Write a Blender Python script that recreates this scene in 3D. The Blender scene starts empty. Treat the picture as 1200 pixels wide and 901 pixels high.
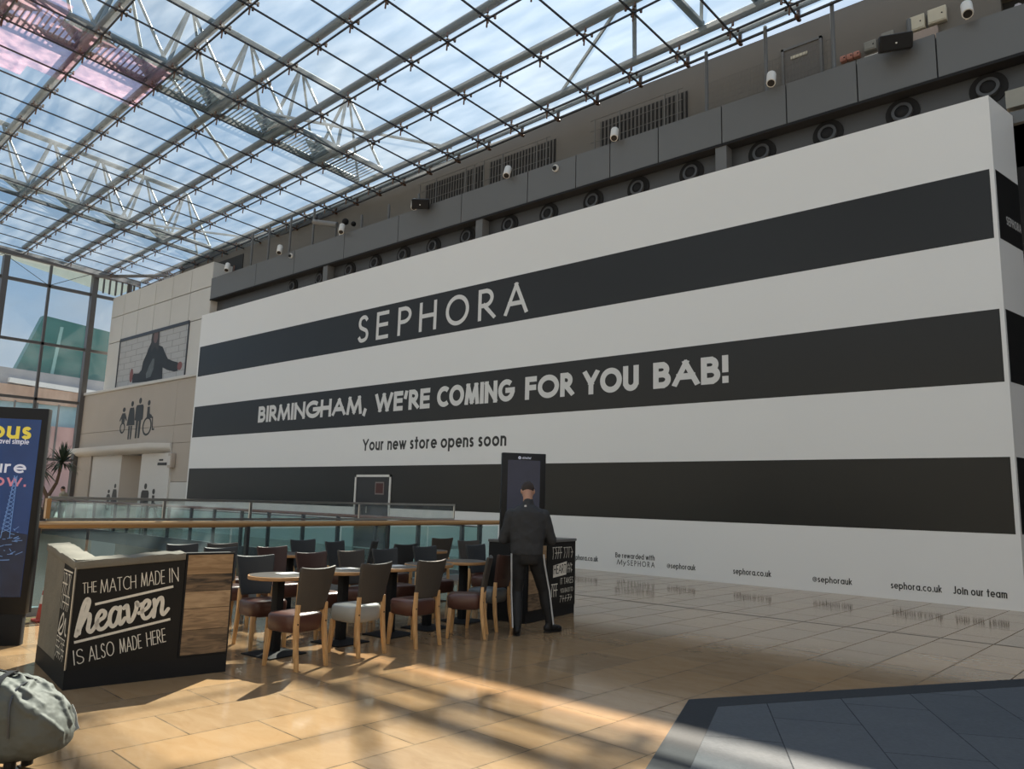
import bpy, bmesh, math, random
from mathutils import Vector, Matrix
random.seed(7)
SC = bpy.context.scene
COL = SC.collection
PI = math.pi
V = Vector

# ---------------------------------------------------------------- camera, sky, sun, exposure
F_PX, YAW, PITCH, ROLL, EYE = 887.86, 0.715546, 0.151837, 0.0271352, 1.55
def cam_axes():
    cy, sy, cp, sp = math.cos(YAW), math.sin(YAW), math.cos(PITCH), math.sin(PITCH)
    fwd = V((-sy*cp, cy*cp, sp)); right = V((cy, sy, 0)); up = right.cross(fwd)
    cr, sr = math.cos(ROLL), math.sin(ROLL)
    return cr*right + sr*up, -sr*right + cr*up, fwd
R_, U_, F_ = cam_axes()
cam = bpy.data.cameras.new('camera'); cam.sensor_width = 36; cam.lens = F_PX*36/1200
cam.clip_start = .05; cam.clip_end = 500
co = bpy.data.objects.new('camera', cam); COL.objects.link(co)
co.matrix_world = Matrix(((R_.x, U_.x, -F_.x, 0), (R_.y, U_.y, -F_.y, 0), (R_.z, U_.z, -F_.z, EYE), (0, 0, 0, 1)))
SC.camera = co
def in_frame(p, m=25):
    d = V(p) - V((0, 0, EYE)); z = d.dot(F_)
    if z < .1: return False
    x = 600 + F_PX*d.dot(R_)/z; y = 450.5 - F_PX*d.dot(U_)/z
    return -m < x < 1200+m and -m < y < 901+m

SC.view_settings.view_transform = 'Standard'
SC.view_settings.look = 'None'
SC.view_settings.exposure = -0.82
SC.cycles.transparent_max_bounces = 32
SC.view_settings.gamma = 1.0
SC.view_settings.use_curve_mapping = False
SUN_DIR = V((-.565, .925, 1.0)).normalized()      # from the floor towards the sun
SUN_STRENGTH, SKY_STRENGTH = 29.0, 1.0
sun = bpy.data.lights.new('sun', 'SUN'); sun.energy = SUN_STRENGTH; sun.angle = math.radians(.6); sun.color = (1, .9, .74)
so = bpy.data.objects.new('sun', sun); COL.objects.link(so); so.location = (-20, 30, 40)
so.rotation_euler = SUN_DIR.to_track_quat('Z', 'Y').to_euler()

def build_world():
    w = bpy.data.worlds.new('sky'); SC.world = w; w.use_nodes = True
    nt = w.node_tree; nt.nodes.clear(); N = nt.nodes.new; L = nt.links.new
    out = N('ShaderNodeOutputWorld'); bg = N('ShaderNodeBackground'); bg.inputs[1].default_value = SKY_STRENGTH
    tc = N('ShaderNodeTexCoord'); sep = N('ShaderNodeSeparateXYZ'); L(tc.outputs['Generated'], sep.inputs[0])
    r = N('ShaderNodeValToRGB'); L(sep.outputs[2], r.inputs[0])
    e = r.color_ramp.elements
    e[0].position = 0.0; e[0].color = (.20, .19, .18, 1)
    e[1].position = 1.0; e[1].color = (.22, .45, .80, 1)
    for p, c in ((.03, (.24, .23, .22, 1)), (.05, (.80, .95, 1.12, 1)), (.25, (.52, .76, 1.06, 1)), (.55, (.35, .60, .94, 1))):
        x = e.new(p); x.color = c
    # thin streaky cloud
    mp = N('ShaderNodeMapping'); mp.inputs['Scale'].default_value = (1.6, 3.4, 5.0); mp.inputs['Rotation'].default_value = (0, .3, .7)
    L(tc.outputs['Generated'], mp.inputs[0])
    nz = N('ShaderNodeTexNoise'); nz.inputs['Scale'].default_value = 2.2; nz.inputs['Detail'].default_value = 7; L(mp.outputs[0], nz.inputs[0])
    cr = N('ShaderNodeValToRGB'); cr.color_ramp.elements[0].position = .46; cr.color_ramp.elements[1].position = .78; L(nz.outputs[0], cr.inputs[0])
    mm = N('ShaderNodeMath'); mm.operation = 'MULTIPLY'; mm.inputs[1].default_value = .55; L(cr.outputs[0], mm.inputs[0])
    up = N('ShaderNodeMapRange'); up.inputs[1].default_value = .03; up.inputs[2].default_value = .12; L(sep.outputs[2], up.inputs[0])
    m2 = N('ShaderNodeMath'); m2.operation = 'MULTIPLY'; L(mm.outputs[0], m2.inputs[0]); L(up.outputs[0], m2.inputs[1])
    mx = N('ShaderNodeMixRGB'); L(m2.outputs[0], mx.inputs[0]); L(r.outputs[0], mx.inputs[1]); mx.inputs[2].default_value = (.95, .97, 1.0, 1)
    # haze brightening around the sun
    dot = N('ShaderNodeVectorMath'); dot.operation = 'DOT_PRODUCT'; L(tc.outputs['Generated'], dot.inputs[0]); dot.inputs[1].default_value = SUN_DIR
    mr = N('ShaderNodeMapRange'); mr.inputs[1].default_value = .70; mr.inputs[2].default_value = 1.0; L(dot.outputs['Value'], mr.inputs[0])
    pw = N('ShaderNodeMath'); pw.operation = 'POWER'; L(mr.outputs[0], pw.inputs[0]); pw.inputs[1].default_value = 2.0
    ad = N('ShaderNodeMixRGB'); ad.blend_type = 'ADD'; L(pw.outputs[0], ad.inputs[0]); L(mx.outputs[0], ad.inputs[1]); ad.inputs[2].default_value = (.9, .9, .88, 1)
    # added glow in the unseen sky opposite the sun, to brighten the hoarding
    nb = N('ShaderNodeMapRange'); nb.inputs[1].default_value = .05; nb.inputs[2].default_value = .75
    d2 = N('ShaderNodeVectorMath'); d2.operation = 'DOT_PRODUCT'; L(tc.outputs['Generated'], d2.inputs[0]); d2.inputs[1].default_value = V((.5, -.8, .35)).normalized(); L(d2.outputs['Value'], nb.inputs[0])
    a2 = N('ShaderNodeMixRGB'); a2.blend_type = 'ADD'; L(nb.outputs[0], a2.inputs[0]); L(ad.outputs[0], a2.inputs[1]); a2.inputs[2].default_value = (.85, .76, .66, 1)
    L(a2.outputs[0], bg.inputs[0]); L(bg.outputs[0], out.inputs[0])
build_world()

# ---------------------------------------------------------------- materials
MATS = {}
def mat(name, col, rough=.5, metal=0., var=.08, scale=6., bump=0., bscale=40., emit=None, spec=.5, stretch=(1, 1, 1), coat=0.):
    if name in MATS: return MATS[name]
    m = bpy.data.materials.new(name); m.use_nodes = True; MATS[name] = m
    nt = m.node_tree; N = nt.nodes.new; L = nt.links.new
    b = nt.nodes['Principled BSDF']
    b.inputs['Roughness'].default_value = rough; b.inputs['Metallic'].default_value = metal
    b.inputs['Specular IOR Level'].default_value = spec
    b.inputs['Coat Weight'].default_value = coat; b.inputs['Coat Roughness'].default_value = .08
    tc = N('ShaderNodeTexCoord'); mp = N('ShaderNodeMapping'); mp.inputs['Scale'].default_value = stretch; L(tc.outputs['Object'], mp.inputs[0])
    nz = N('ShaderNodeTexNoise'); nz.inputs['Scale'].default_value = scale; nz.inputs['Detail'].default_value = 5; L(mp.outputs[0], nz.inputs[0])
    mx = N('ShaderNodeMixRGB'); L(nz.outputs[0], mx.inputs[0])
    mx.inputs[1].default_value = tuple(c*(1-var) for c in col)+(1,); mx.inputs[2].default_value = tuple(min(1, c*(1+var)) for c in col)+(1,)
    L(mx.outputs[0], b.inputs['Base Color'])
    if emit: L(mx.outputs[0], b.inputs['Emission Color']); b.inputs['Emission Strength'].default_value = emit
    if bump:
        n2 = N('ShaderNodeTexNoise'); n2.inputs['Scale'].default_value = bscale; n2.inputs['Detail'].default_value = 4; L(mp.outputs[0], n2.inputs[0])
        bp = N('ShaderNodeBump'); bp.inputs['Strength'].default_value = bump; bp.inputs['Distance'].default_value = .01
        L(n2.outputs[0], bp.inputs['Height']); L(bp.outputs[0], b.inputs['Normal'])
    return m

def glass_mat(name, tint, dirt=.08, gloss=.06, scale=(1, 1, 1), dirtcol=(.9, .95, 1)):
    m = bpy.data.materials.new(name); m.use_nodes = True; nt = m.node_tree; nt.nodes.clear(); N = nt.nodes.new; L = nt.links.new
    out = N('ShaderNodeOutputMaterial'); tr = N('ShaderNodeBsdfTransparent'); tr.inputs[0].default_value = tint+(1,)
    tl = N('ShaderNodeBsdfTranslucent'); tl.inputs[0].default_value = dirtcol+(1,)
    gl = N('ShaderNodeBsdfGlossy'); gl.inputs['Roughness'].default_value = .02
    tc = N('ShaderNodeTexCoord'); mp = N('ShaderNodeMapping'); mp.inputs['Scale'].default_value = scale; L(tc.outputs['Object'], mp.inputs[0])
    nz = N('ShaderNodeTexNoise'); nz.inputs['Scale'].default_value = 1.0; nz.inputs['Detail'].default_value = 6; L(mp.outputs[0], nz.inputs[0])
    mr = N('ShaderNodeMapRange'); mr.inputs[1].default_value = .35; mr.inputs[2].default_value = .72; mr.inputs[3].default_value = dirt*.35; mr.inputs[4].default_value = dirt*2; L(nz.outputs[0], mr.inputs[0])
    m1 = N('ShaderNodeMixShader'); L(mr.outputs[0], m1.inputs[0]); L(tr.outputs[0], m1.inputs[1]); L(tl.outputs[0], m1.inputs[2])
    lw = N('ShaderNodeLayerWeight'); lw.inputs[0].default_value = .5
    fp_ = N('ShaderNodeMath'); fp_.operation = 'POWER'; fp_.inputs[1].default_value = 4.0; L(lw.outputs['Facing'], fp_.inputs[0])
    fm = N('ShaderNodeMath'); fm.operation = 'MULTIPLY_ADD'; fm.inputs[1].default_value = gloss*6; fm.inputs[2].default_value = gloss*.4; L(fp_.outputs[0], fm.inputs[0])
    m2 = N('ShaderNodeMixShader'); L(fm.outputs[0], m2.inputs[0]); L(m1.outputs[0], m2.inputs[1]); L(gl.outputs[0], m2.inputs[2])
    L(m2.outputs[0], out.inputs[0])
    return m

def tile_mat(name, c1, c2, mortar, bw, rh, rot=0., off=.5, rough=.15, msize=.004, vein=.25, veincol=None, bump=0., spec=.5, nscale=3.):
    m = bpy.data.materials.new(name); m.use_nodes = True; nt = m.node_tree; N = nt.nodes.new; L = nt.links.new
    b = nt.nodes['Principled BSDF']; b.inputs['Specular IOR Level'].default_value = spec
    tc = N('ShaderNodeTexCoord'); mp = N('ShaderNodeMapping'); mp.inputs['Rotation'].default_value = (0, 0, rot); L(tc.outputs['Object'], mp.inputs[0])
    br = N('ShaderNodeTexBrick'); br.offset = off; br.inputs['Scale'].default_value = 1; br.inputs['Brick Width'].default_value = bw; br.inputs['Row Height'].default_value = rh
    br.inputs['Mortar Size'].default_value = msize; br.inputs['Mortar Smooth'].default_value = .3
    br.inputs['Color1'].default_value = c1+(1,); br.inputs['Color2'].default_value = c2+(1,); br.inputs['Mortar'].default_value = mortar+(1,); L(mp.outputs[0], br.inputs[0])
    mp2 = N('ShaderNodeMapping'); mp2.inputs['Rotation'].default_value = (0, 0, rot+.5); mp2.inputs['Scale'].default_value = (1, 2.6, 1); L(tc.outputs['Object'], mp2.inputs[0])
    nz = N('ShaderNodeTexNoise'); nz.inputs['Scale'].default_value = nscale; nz.inputs['Detail'].default_value = 9; nz.inputs['Roughness'].default_value = .65; nz.inputs['Distortion'].default_value = .6; L(mp2.outputs[0], nz.inputs[0])
    cr = N('ShaderNodeValToRGB'); cr.color_ramp.elements[0].position = .35; cr.color_ramp.elements[1].position = .7; L(nz.outputs[0], cr.inputs[0])
    mm = N('ShaderNodeMath'); mm.operation = 'MULTIPLY'; mm.inputs[1].default_value = vein; L(cr.outputs[0], mm.inputs[0])
    mx = N('ShaderNodeMixRGB'); L(mm.outputs[0], mx.inputs[0]); L(br.outputs[0], mx.inputs[1]); mx.inputs[2].default_value = (veincol or mortar)+(1,)
    L(mx.outputs[0], b.inputs['Base Color'])
    n3 = N('ShaderNodeTexNoise'); n3.inputs['Scale'].default_value = 1.7; n3.inputs['Detail'].default_value = 5; L(tc.outputs['Object'], n3.inputs[0])
    rr = N('ShaderNodeMapRange'); rr.inputs[3].default_value = rough*.7; rr.inputs[4].default_value = rough*1.35; L(n3.outputs[0], rr.inputs[0]); ra = N('ShaderNodeMath'); ra.operation = 'MULTIPLY_ADD'; ra.inputs[1].default_value = .3; L(br.outputs['Fac'], ra.inputs[0]); L(rr.outputs[0], ra.inputs[2]); L(ra.outputs[0], b.inputs['Roughness'])
    sp = N('ShaderNodeMath'); sp.operation = 'MULTIPLY_ADD'; sp.inputs[1].default_value = -spec; sp.inputs[2].default_value = spec; L(br.outputs['Fac'], sp.inputs[0]); L(sp.outputs[0], b.inputs['Specular IOR Level'])
    if bump:
        bp = N('ShaderNodeBump'); bp.inputs['Strength'].default_value = bump; bp.inputs['Distance'].default_value = .01; L(br.outputs['Fac'], bp.inputs['Height']); bp.invert = True; L(bp.outputs[0], b.inputs['Normal'])
    return m

def wood_mat(name, c1, c2, scale=8., stretch=(1, 1, 12), rough=.45):
    if name in MATS: return MATS[name]
    m = bpy.data.materials.new(name); m.use_nodes = True; MATS[name] = m; nt = m.node_tree; N = nt.nodes.new; L = nt.links.new
    b = nt.nodes['Principled BSDF']; b.inputs['Roughness'].default_value = rough
    tc = N('ShaderNodeTexCoord'); mp = N('ShaderNodeMapping'); mp.inputs['Scale'].default_value = tuple(1/s if s > 1 else 1.0 for s in stretch); L(tc.outputs['Object'], mp.inputs[0])
    nz = N('ShaderNodeTexNoise'); nz.inputs['Scale'].default_value = scale*6; nz.inputs['Detail'].default_value = 8; nz.inputs['Distortion'].default_value = 1.2; L(mp.outputs[0], nz.inputs[0])
    cr = N('ShaderNodeValToRGB'); cr.color_ramp.elements[0].position = .33; cr.color_ramp.elements[1].position = .67
    cr.color_ramp.elements[0].color = c1+(1,); cr.color_ramp.elements[1].color = c2+(1,); L(nz.outputs[0], cr.inputs[0]); L(cr.outputs[0], b.inputs['Base Color'])
    return m

M_white = mat('white_vinyl', (.79, .785, .77), .33, var=.015, scale=.4)
M_stripe = mat('black_vinyl', (.013, .013, .013), .33, spec=.4, var=.12, scale=.5)
M_print = mat('white_print', (.70, .69, .67), .4, var=.02)
M_blackprint = mat('black_print', (.02, .02, .02), .4, var=.1)
M_greysteel = mat('grey_painted_steel', (.30, .32, .33), .4, .3, var=.08)
M_beam = mat('grey_tube_steel', (.21, .205, .195), .42, .1, var=.06)
M_darksteel = mat('dark_steel', (.06, .062, .07), .4, .5)
M_bracket = mat('bronze_bracket', (.16, .085, .05), .35, .7)
M_truss = mat('grey_green_truss_paint', (.17, .20, .205), .45, .1)
M_charcoal = mat('charcoal_cladding', (.06, .062, .066), .45, var=.05, scale=.5)
M_charcoal2 = mat('charcoal_panel', (.125, .128, .13), .42, var=.04, scale=.6)
M_upperwall = mat('grey_brown_render', (.155, .145, .13), .8, var=.08, scale=1.2, bump=.1)
M_black = mat('black_plastic', (.009, .009, .01), .45, spec=.3)
M_blackmatt = mat('matt_black_paint', (.013, .013, .014), .7, spec=.25)
M_whitemetal = mat('white_powder_coat', (.7, .68, .64), .4)
M_stone = mat('beige_cladding', (.58, .565, .535), .55, var=.05, scale=1.0)
M_stone2 = mat('warm_beige_cladding', (.43, .375, .32), .6, var=.05, scale=1.0)
M_offwhite = mat('off_white_plaster', (.62, .6, .57), .6, var=.03)
M_gap = mat('shadow_gap_black', (.03, .03, .03), .8)
M_brass = mat('oiled_wood_rail', (.52, .30, .13), .28, .35, var=.12, stretch=(1, .1, 1), coat=.4)
M_steel = mat('brushed_steel', (.5, .5, .49), .3, .9)
M_chairwood = wood_mat('light_beech', (.50, .27, .11), (.66, .40, .18), 6, (1, 1, 9))
M_chairback = mat('charcoal_upholstery', (.055, .047, .04), .62, var=.22, scale=90, bump=.25, bscale=260)
M_slate = mat('slate_upholstery', (.032, .034, .036), .6, var=.2, scale=90, bump=.25, bscale=260)
M_brownback = mat('brown_upholstery', (.05, .022, .017), .5, var=.15, scale=8)
M_brownseat = mat('brown_leather', (.085, .036, .027), .34, var=.18, scale=7, bump=.12, bscale=60)
M_greyseat = mat('pale_grey_leather', (.33, .33, .31), .4, var=.06, scale=7, bump=.1, bscale=60)
M_darkgreyseat = mat('dark_grey_leather', (.09, .10, .105), .4, var=.1, scale=7, bump=.1, bscale=60)
M_tabletop = mat('dark_laminate', (.06, .052, .046), .3, var=.2, scale=14)
M_tableedge = wood_mat('oak_edge', (.34, .17, .07), (.5, .28, .12), 6, (6, 6, 1))
M_concrete = mat('cast_concrete', (.165, .15, .12), .8, var=.25, scale=5, bump=.5, bscale=30)
M_chalk = mat('chalk_paint', (.72, .68, .6), .8, var=.15, scale=30)
M_board = mat('chalkboard_black', (.014, .013, .012), .7, var=.2, scale=5, spec=.25)
M_skin = mat('skin', (.42, .23, .16), .5, var=.08, scale=20)
M_hair = mat('short_dark_hair', (.035, .022, .016), .7, var=.3, scale=200, bump=.6, bscale=300)
M_jacket = mat('charcoal_jersey', (.03, .031, .034), .8, var=.15, scale=6, bump=.2, bscale=18)
M_trouser = mat('black_track_trousers', (.007, .007, .008), .7, var=.15, bump=.2, bscale=14)
M_glass_roof = glass_mat('roof_glass', (.82, .91, .95), .05, .05, (.5, 2.2, 1), (.86, .93, 1))
M_glass_wall = glass_mat('wall_glass', (.86, .93, .95), .02, .06)
M_glass_teal = glass_mat('teal_balustrade_glass', (.74, .86, .86), .03, .07)
M_glass_clear = glass_mat('screen_glass', (.86, .89, .88), .05, .07, (3, 3, 3))

# ---------------------------------------------------------------- helpers
class MB:
    """collects shapes into one mesh"""
    def __init__(s): s.bm = bmesh.new()
    def box(s, c, size, rot=None):
        r = bmesh.ops.create_cube(s.bm, size=1)['verts']
        M = Matrix.Translation(V(c)) @ (rot.to_4x4() if rot else Matrix.Identity(4)) @ Matrix.Diagonal((*size, 1))
        bmesh.ops.transform(s.bm, matrix=M, verts=r); return s
    def span(s, a, b):
        a, b = V(a), V(b); return s.box((a+b)/2, [abs(x) for x in (b-a)])
    def bar(s, p0, p1, w, h=None, up=(0, 0, 1)):
        p0, p1 = V(p0), V(p1); d = p1-p0; y = d.normalized(); u = V(up)
        if abs(y.dot(u)) > .98: u = V((1, 0, 0))
        x = y.cross(u).normalized(); z = x.cross(y)
        return s.box((p0+p1)/2, (w, d.length, h or w), Matrix((x, y, z)).transposed())
    def cyl(s, p0, p1, r0, r1=None, seg=12, caps=True):
        p0, p1 = V(p0), V(p1); d = p1-p0
        r = bmesh.ops.create_cone(s.bm, cap_ends=caps, segments=seg, radius1=r0, radius2=r0 if r1 is None else r1, depth=d.length)['verts']
        bmesh.ops.transform(s.bm, matrix=Matrix.Translation((p0+p1)/2) @ d.to_track_quat('Z', 'Y').to_matrix().to_4x4(), verts=r); return s
    def sph(s, c, r, sub=2, M=None):
        v = bmesh.ops.create_icosphere(s.bm, subdivisions=sub, radius=1)['verts']
        rr = r if hasattr(r, '__len__') else (r, r, r)
        bmesh.ops.transform(s.bm, matrix=Matrix.Translation(V(c)) @ (M.to_4x4() if M else Matrix.Identity(4)) @ Matrix.Diagonal((*rr, 1)), verts=v); return s
    def loft(s, rings, caps=True):
        vs = [[s.bm.verts.new(p) for p in r] for r in rings]
        n = len(vs[0])
        for a, b in zip(vs, vs[1:]):
            for i in range(n): s.bm.faces.new((a[i], a[(i+1) % n], b[(i+1) % n], b[i]))
        if caps: s.bm.faces.new(vs[0][::-1]); s.bm.faces.new(vs[-1])
        return s
    def prism(s, poly, fr, depth):
        """extrude a 2-D polygon: fr(x, y, d) -> point, d from 0 to depth"""
        a = [s.bm.verts.new(fr(x, y, 0)) for x, y in poly]; b = [s.bm.verts.new(fr(x, y, depth)) for x, y in poly]
        n = len(a); s.bm.faces.new(a[::-1]); s.bm.faces.new(b)
        for i in range(n): s.bm.faces.new((a[i], a[(i+1) % n], b[(i+1) % n], b[i]))
        return s
    def ring(s, c, r0, r1, nrm, depth=.03, seg=24):
        nrm = V(nrm).normalized(); q = nrm.to_track_quat('Z', 'Y').to_matrix()
        rs = []
        for r, z in ((r0, 0), (r1, 0), (r1, depth), (r0, depth), (r0, 0)):
            rs.append([V(c)+q @ V((r*math.cos(2*PI*i/seg), r*math.sin(2*PI*i/seg), z)) for i in range(seg)])
        return s.loft(rs, False)
    def quad(s, *pts):
        s.bm.faces.new([s.bm.verts.new(p) for p in pts]); return s
    def build(s, name, m, parent=None, smooth=False, bevel=0, bseg=2, angle=40):
        bmesh.ops.recalc_face_normals(s.bm, faces=s.bm.faces)
        if bevel:
            es = [e for e in s.bm.edges if len(e.link_faces) == 2 and e.calc_face_angle(0) > math.radians(30)]
            bmesh.ops.bevel(s.bm, geom=es, offset=bevel, segments=bseg, profile=.5, affect='EDGES', clamp_overlap=True)
        me = bpy.data.meshes.new(name); s.bm.to_mesh(me); s.bm.free()
        me.materials.append(m)
        o = bpy.data.objects.new(name, me); COL.objects.link(o)
        if parent: o.parent = parent
        if smooth or bevel:
            me.polygons.foreach_set('use_smooth', [True]*len(me.polygons))
            try: me.set_sharp_from_angle(angle=math.radians(angle))
            except Exception: pass
        return o

def tag(o, label, cat, group=None, kind=None):
    if label: o['label'] = label
    if cat: o['category'] = cat
    if group: o['group'] = group
    if kind: o['kind'] = kind
    return o
def thing(name, label, cat, loc=(0, 0, 0), rz=0., group=None):
    o = bpy.data.objects.new(name, None); COL.objects.link(o); o.location = loc; o.rotation_euler = (0, 0, rz); o.empty_display_size = .2
    return tag(o, label, cat, group)
def struct(o): o['kind'] = 'structure'; return o
def dup(root, loc, rz, label):
    def cp(o, par):
        c = o.copy(); COL.objects.link(c)
        if par: c.parent = par
        for ch in o.children: cp(ch, c)
        return c
    r = cp(root, None); r.location = loc; r.rotation_euler = (0, 0, rz); r['label'] = label
    return r

# ---------------------------------------------------------------- lettering (stroke-built letters)
def arc(cx, cy, rx, ry, a0, a1, n=14): return [(cx+rx*math.cos(math.radians(a0+(a1-a0)*i/n)), cy+ry*math.sin(math.radians(a0+(a1-a0)*i/n))) for i in range(n+1)]
def crom(p, n=7):
    out = []; q = [p[0]]+list(p)+[p[-1]]
    for i in range(1, len(q)-2):
        for k in range(n):
            t = k/n; a, b, c, d = q[i-1], q[i], q[i+1], q[i+2]
            out.append(tuple(.5*((2*b[j])+(c[j]-a[j])*t+(2*a[j]-5*b[j]+4*c[j]-d[j])*t*t+(3*b[j]-a[j]-3*c[j]+d[j])*t**3) for j in (0, 1)))
    return out+[p[-1]]
S_ = crom([(.9, .84), (.72, .97), (.45, 1), (.17, .92), (.08, .74), (.2, .58), (.5, .49), (.82, .4), (.95, .24), (.84, .07), (.5, 0), (.2, .03), (.03, .17)])
def ln(*p): return ('L', list(p))
def cv(p): return ('C', p)
X = .67   # x-height
def sc(p, sx, sy, dx=0, dy=0): return [(x*sx+dx, y*sy+dy) for x, y in p]
G = {   # advance width, strokes; capitals are one unit tall
'A': (.82, [ln((0, 0), (.41, 1)), ln((.41, 1), (.82, 0)), ln((.15, .33), (.67, .33))]),
'B': (.5, [ln((0, 0), (0, 1)), ln((0, 1), (.24, 1)), ln((0, .54), (.26, .54)), ln((0, 0), (.26, 0)), cv(arc(.24, .77, .2, .23, 90, -90)), cv(arc(.26, .27, .24, .27, 90, -90))]),
'C': (.74, [cv(arc(.5, .5, .5, .5, 48, 312, 26))]),
'D': (.72, [ln((0, 0), (0, 1)), ln((0, 1), (.25, 1)), ln((0, 0), (.25, 0)), cv(arc(.25, .5, .47, .5, 90, -90, 20))]),
'E': (.46, [ln((0, 0), (0, 1)), ln((0, 1), (.46, 1)), ln((0, .52), (.43, .52)), ln((0, 0), (.46, 0))]),
'F': (.45, [ln((0, 0), (0, 1)), ln((0, 1), (.45, 1)), ln((0, .52), (.42, .52))]),
'G': (.92, [cv(arc(.5, .5, .5, .5, 48, 360, 28)), ln((1.0, .5), (.58, .5))]),
'H': (.66, [ln((0, 0), (0, 1)), ln((.66, 0), (.66, 1)), ln((0, .52), (.66, .52))]),
'I': (.0, [ln((0, 0), (0, 1))]),
'J': (.3, [ln((.3, 1), (.3, .15)), cv(arc(.12, .2, .18, .2, 0, -150, 10))]),
'K': (.6, [ln((0, 0), (0, 1)), ln((.02, .42), (.56, 1)), ln((.18, .58), (.6, 0))]),
'L': (.42, [ln((0, 0), (0, 1)), ln((0, 0), (.42, 0))]),
'M': (.92, [ln((0, 0), (.12, 1)), ln((.12, 1), (.46, .05)), ln((.46, .05), (.8, 1)), ln((.8, 1), (.92, 0))]),
'N': (.72, [ln((0, 0), (0, 1)), ln((0, 1), (.72, 0)), ln((.72, 0), (.72, 1))]),
'O': (1.0, [cv(arc(.5, .5, .5, .5, 0, 360, 36))]),
'P': (.45, [ln((0, 0), (0, 1)), ln((0, 1), (.2, 1)), ln((0, .46), (.2, .46)), cv(arc(.19, .73, .25, .27, 90, -90))]),
'R': (.52, [ln((0, 0), (0, 1)), ln((0, 1), (.2, 1)), ln((0, .46), (.2, .46)), cv(arc(.19, .73, .25, .27, 90, -90)), ln((.17, .46), (.52, 0))]),
'S': (.52, [cv(sc(S_, .52, 1))]),
'T': (.52, [ln((0, 1), (.52, 1)), ln((.26, 0), (.26, 1))]),
'U': (.6, [ln((0, 1), (0, .3)), ln((.6, 1), (.6, .3)), cv(arc(.3, .3, .3, .3, 180, 360, 18))]),
'V': (.76, [ln((0, 1), (.38, 0)), ln((.38, 0), (.76, 1))]),
'W': (1.16, [ln((0, 1), (.3, 0)), ln((.3, 0), (.58, 1)), ln((.58, 1), (.86, 0)), ln((.86, 0), (1.16, 1))]),
'Y': (.68, [ln((0, 1), (.34, .44)), ln((.68, 1), (.34, .44)), ln((.34, 0), (.34, .46))]),
'Z': (.5, [ln((0, 1), (.5, 1)), ln((.5, 1), (0, 0)), ln((0, 0), (.5, 0))]),
'a': (.56, [cv(arc(.28, X/2, .28, X/2, 0, 360, 24)), ln((.56, 0), (.56, X))]),
'b': (.56, [cv(arc(.28, X/2, .28, X/2, 0, 360, 24)), ln((0, 0), (0, 1.05))]),
'c': (.44, [cv(arc(.3, X/2, .3, X/2, 52, 308, 20))]),
'd': (.56, [cv(arc(.28, X/2, .28, X/2, 0, 360, 24)), ln((.56, 0), (.56, 1.05))]),
'e': (.54, [cv(arc(.28, X/2, .28, X/2, 0, 318, 24)), ln((0, X*.5), (.56, X*.5))]),
'h': (.42, [ln((0, 0), (0, 1.05)), cv(arc(.21, X-.21, .21, .21, 180, 0, 14)), ln((.42, 0), (.42, X-.2))]),
'i': (.0, [ln((0, 0), (0, X)), ln((0, .86), (0, .9))]),
'j': (.0, [ln((0, -.3), (0, X)), ln((0, .86), (0, .9))]),
'k': (.4, [ln((0, 0), (0, 1.05)), ln((.02, .3), (.36, X)), ln((.13, .38), (.4, 0))]),
'l': (.0, [ln((0, 0), (0, 1.05))]),
'm': (.74, [ln((0, 0), (0, X)), cv(arc(.185, X-.185, .185, .185, 180, 0, 14)), ln((.37, 0), (.37, X-.18)), cv(arc(.555, X-.185, .185, .185, 180, 0, 14)), ln((.74, 0), (.74, X-.18))]),
'n': (.42, [ln((0, 0), (0, X)), cv(arc(.21, X-.21, .21, .21, 180, 0, 14)), ln((.42, 0), (.42, X-.2))]),
'o': (.58, [cv(arc(.29, X/2, .29, X/2, 0, 360, 26))]),
'p': (.56, [cv(arc(.28, X/2, .28, X/2, 0, 360, 24)), ln((0, -.32), (0, X))]),
'r': (.26, [ln((0, 0), (0, X)), cv(arc(.2, X-.22, .2, .22, 180, 70, 10))]),
's': (.3, [cv(sc(S_, .3, X))]),
't': (.26, [ln((.13, 0), (.13, .95)), ln((0, X), (.26, X))]),
'u': (.42, [ln((.42, 0), (.42, X)), ln((0, X), (0, .2)), cv(arc(.21, .21, .21, .21, 180, 360, 14))]),
'v': (.46, [ln((0, X), (.23, 0)), ln((.23, 0), (.46, X))]),
'w': (.76, [ln((0, X), (.2, 0)), ln((.2, 0), (.38, X)), ln((.38, X), (.56, 0)), ln((.56, 0), (.76, X))]),
'y': (.46, [ln((0, X), (.24, .04)), ln((.46, X), (.13, -.32))]),
'.': (.0, [ln((0, 0), (0, .02))]), ',': (.06, [ln((.06, .06), (0, -.16))]), "'": (.06, [ln((.05, 1), (0, .74))]),
'!': (.0, [ln((0, .50), (0, 1)), ln((0, 0), (0, .02))]),
'@': (.8, [cv(arc(.4, .4, .4, .42, -50, 300, 26)), cv(arc(.4, .4, .17, .19, 0, 360, 18)), ln((.58, .22), (.6, .58))]),
' ': (.26, []),
}
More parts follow.
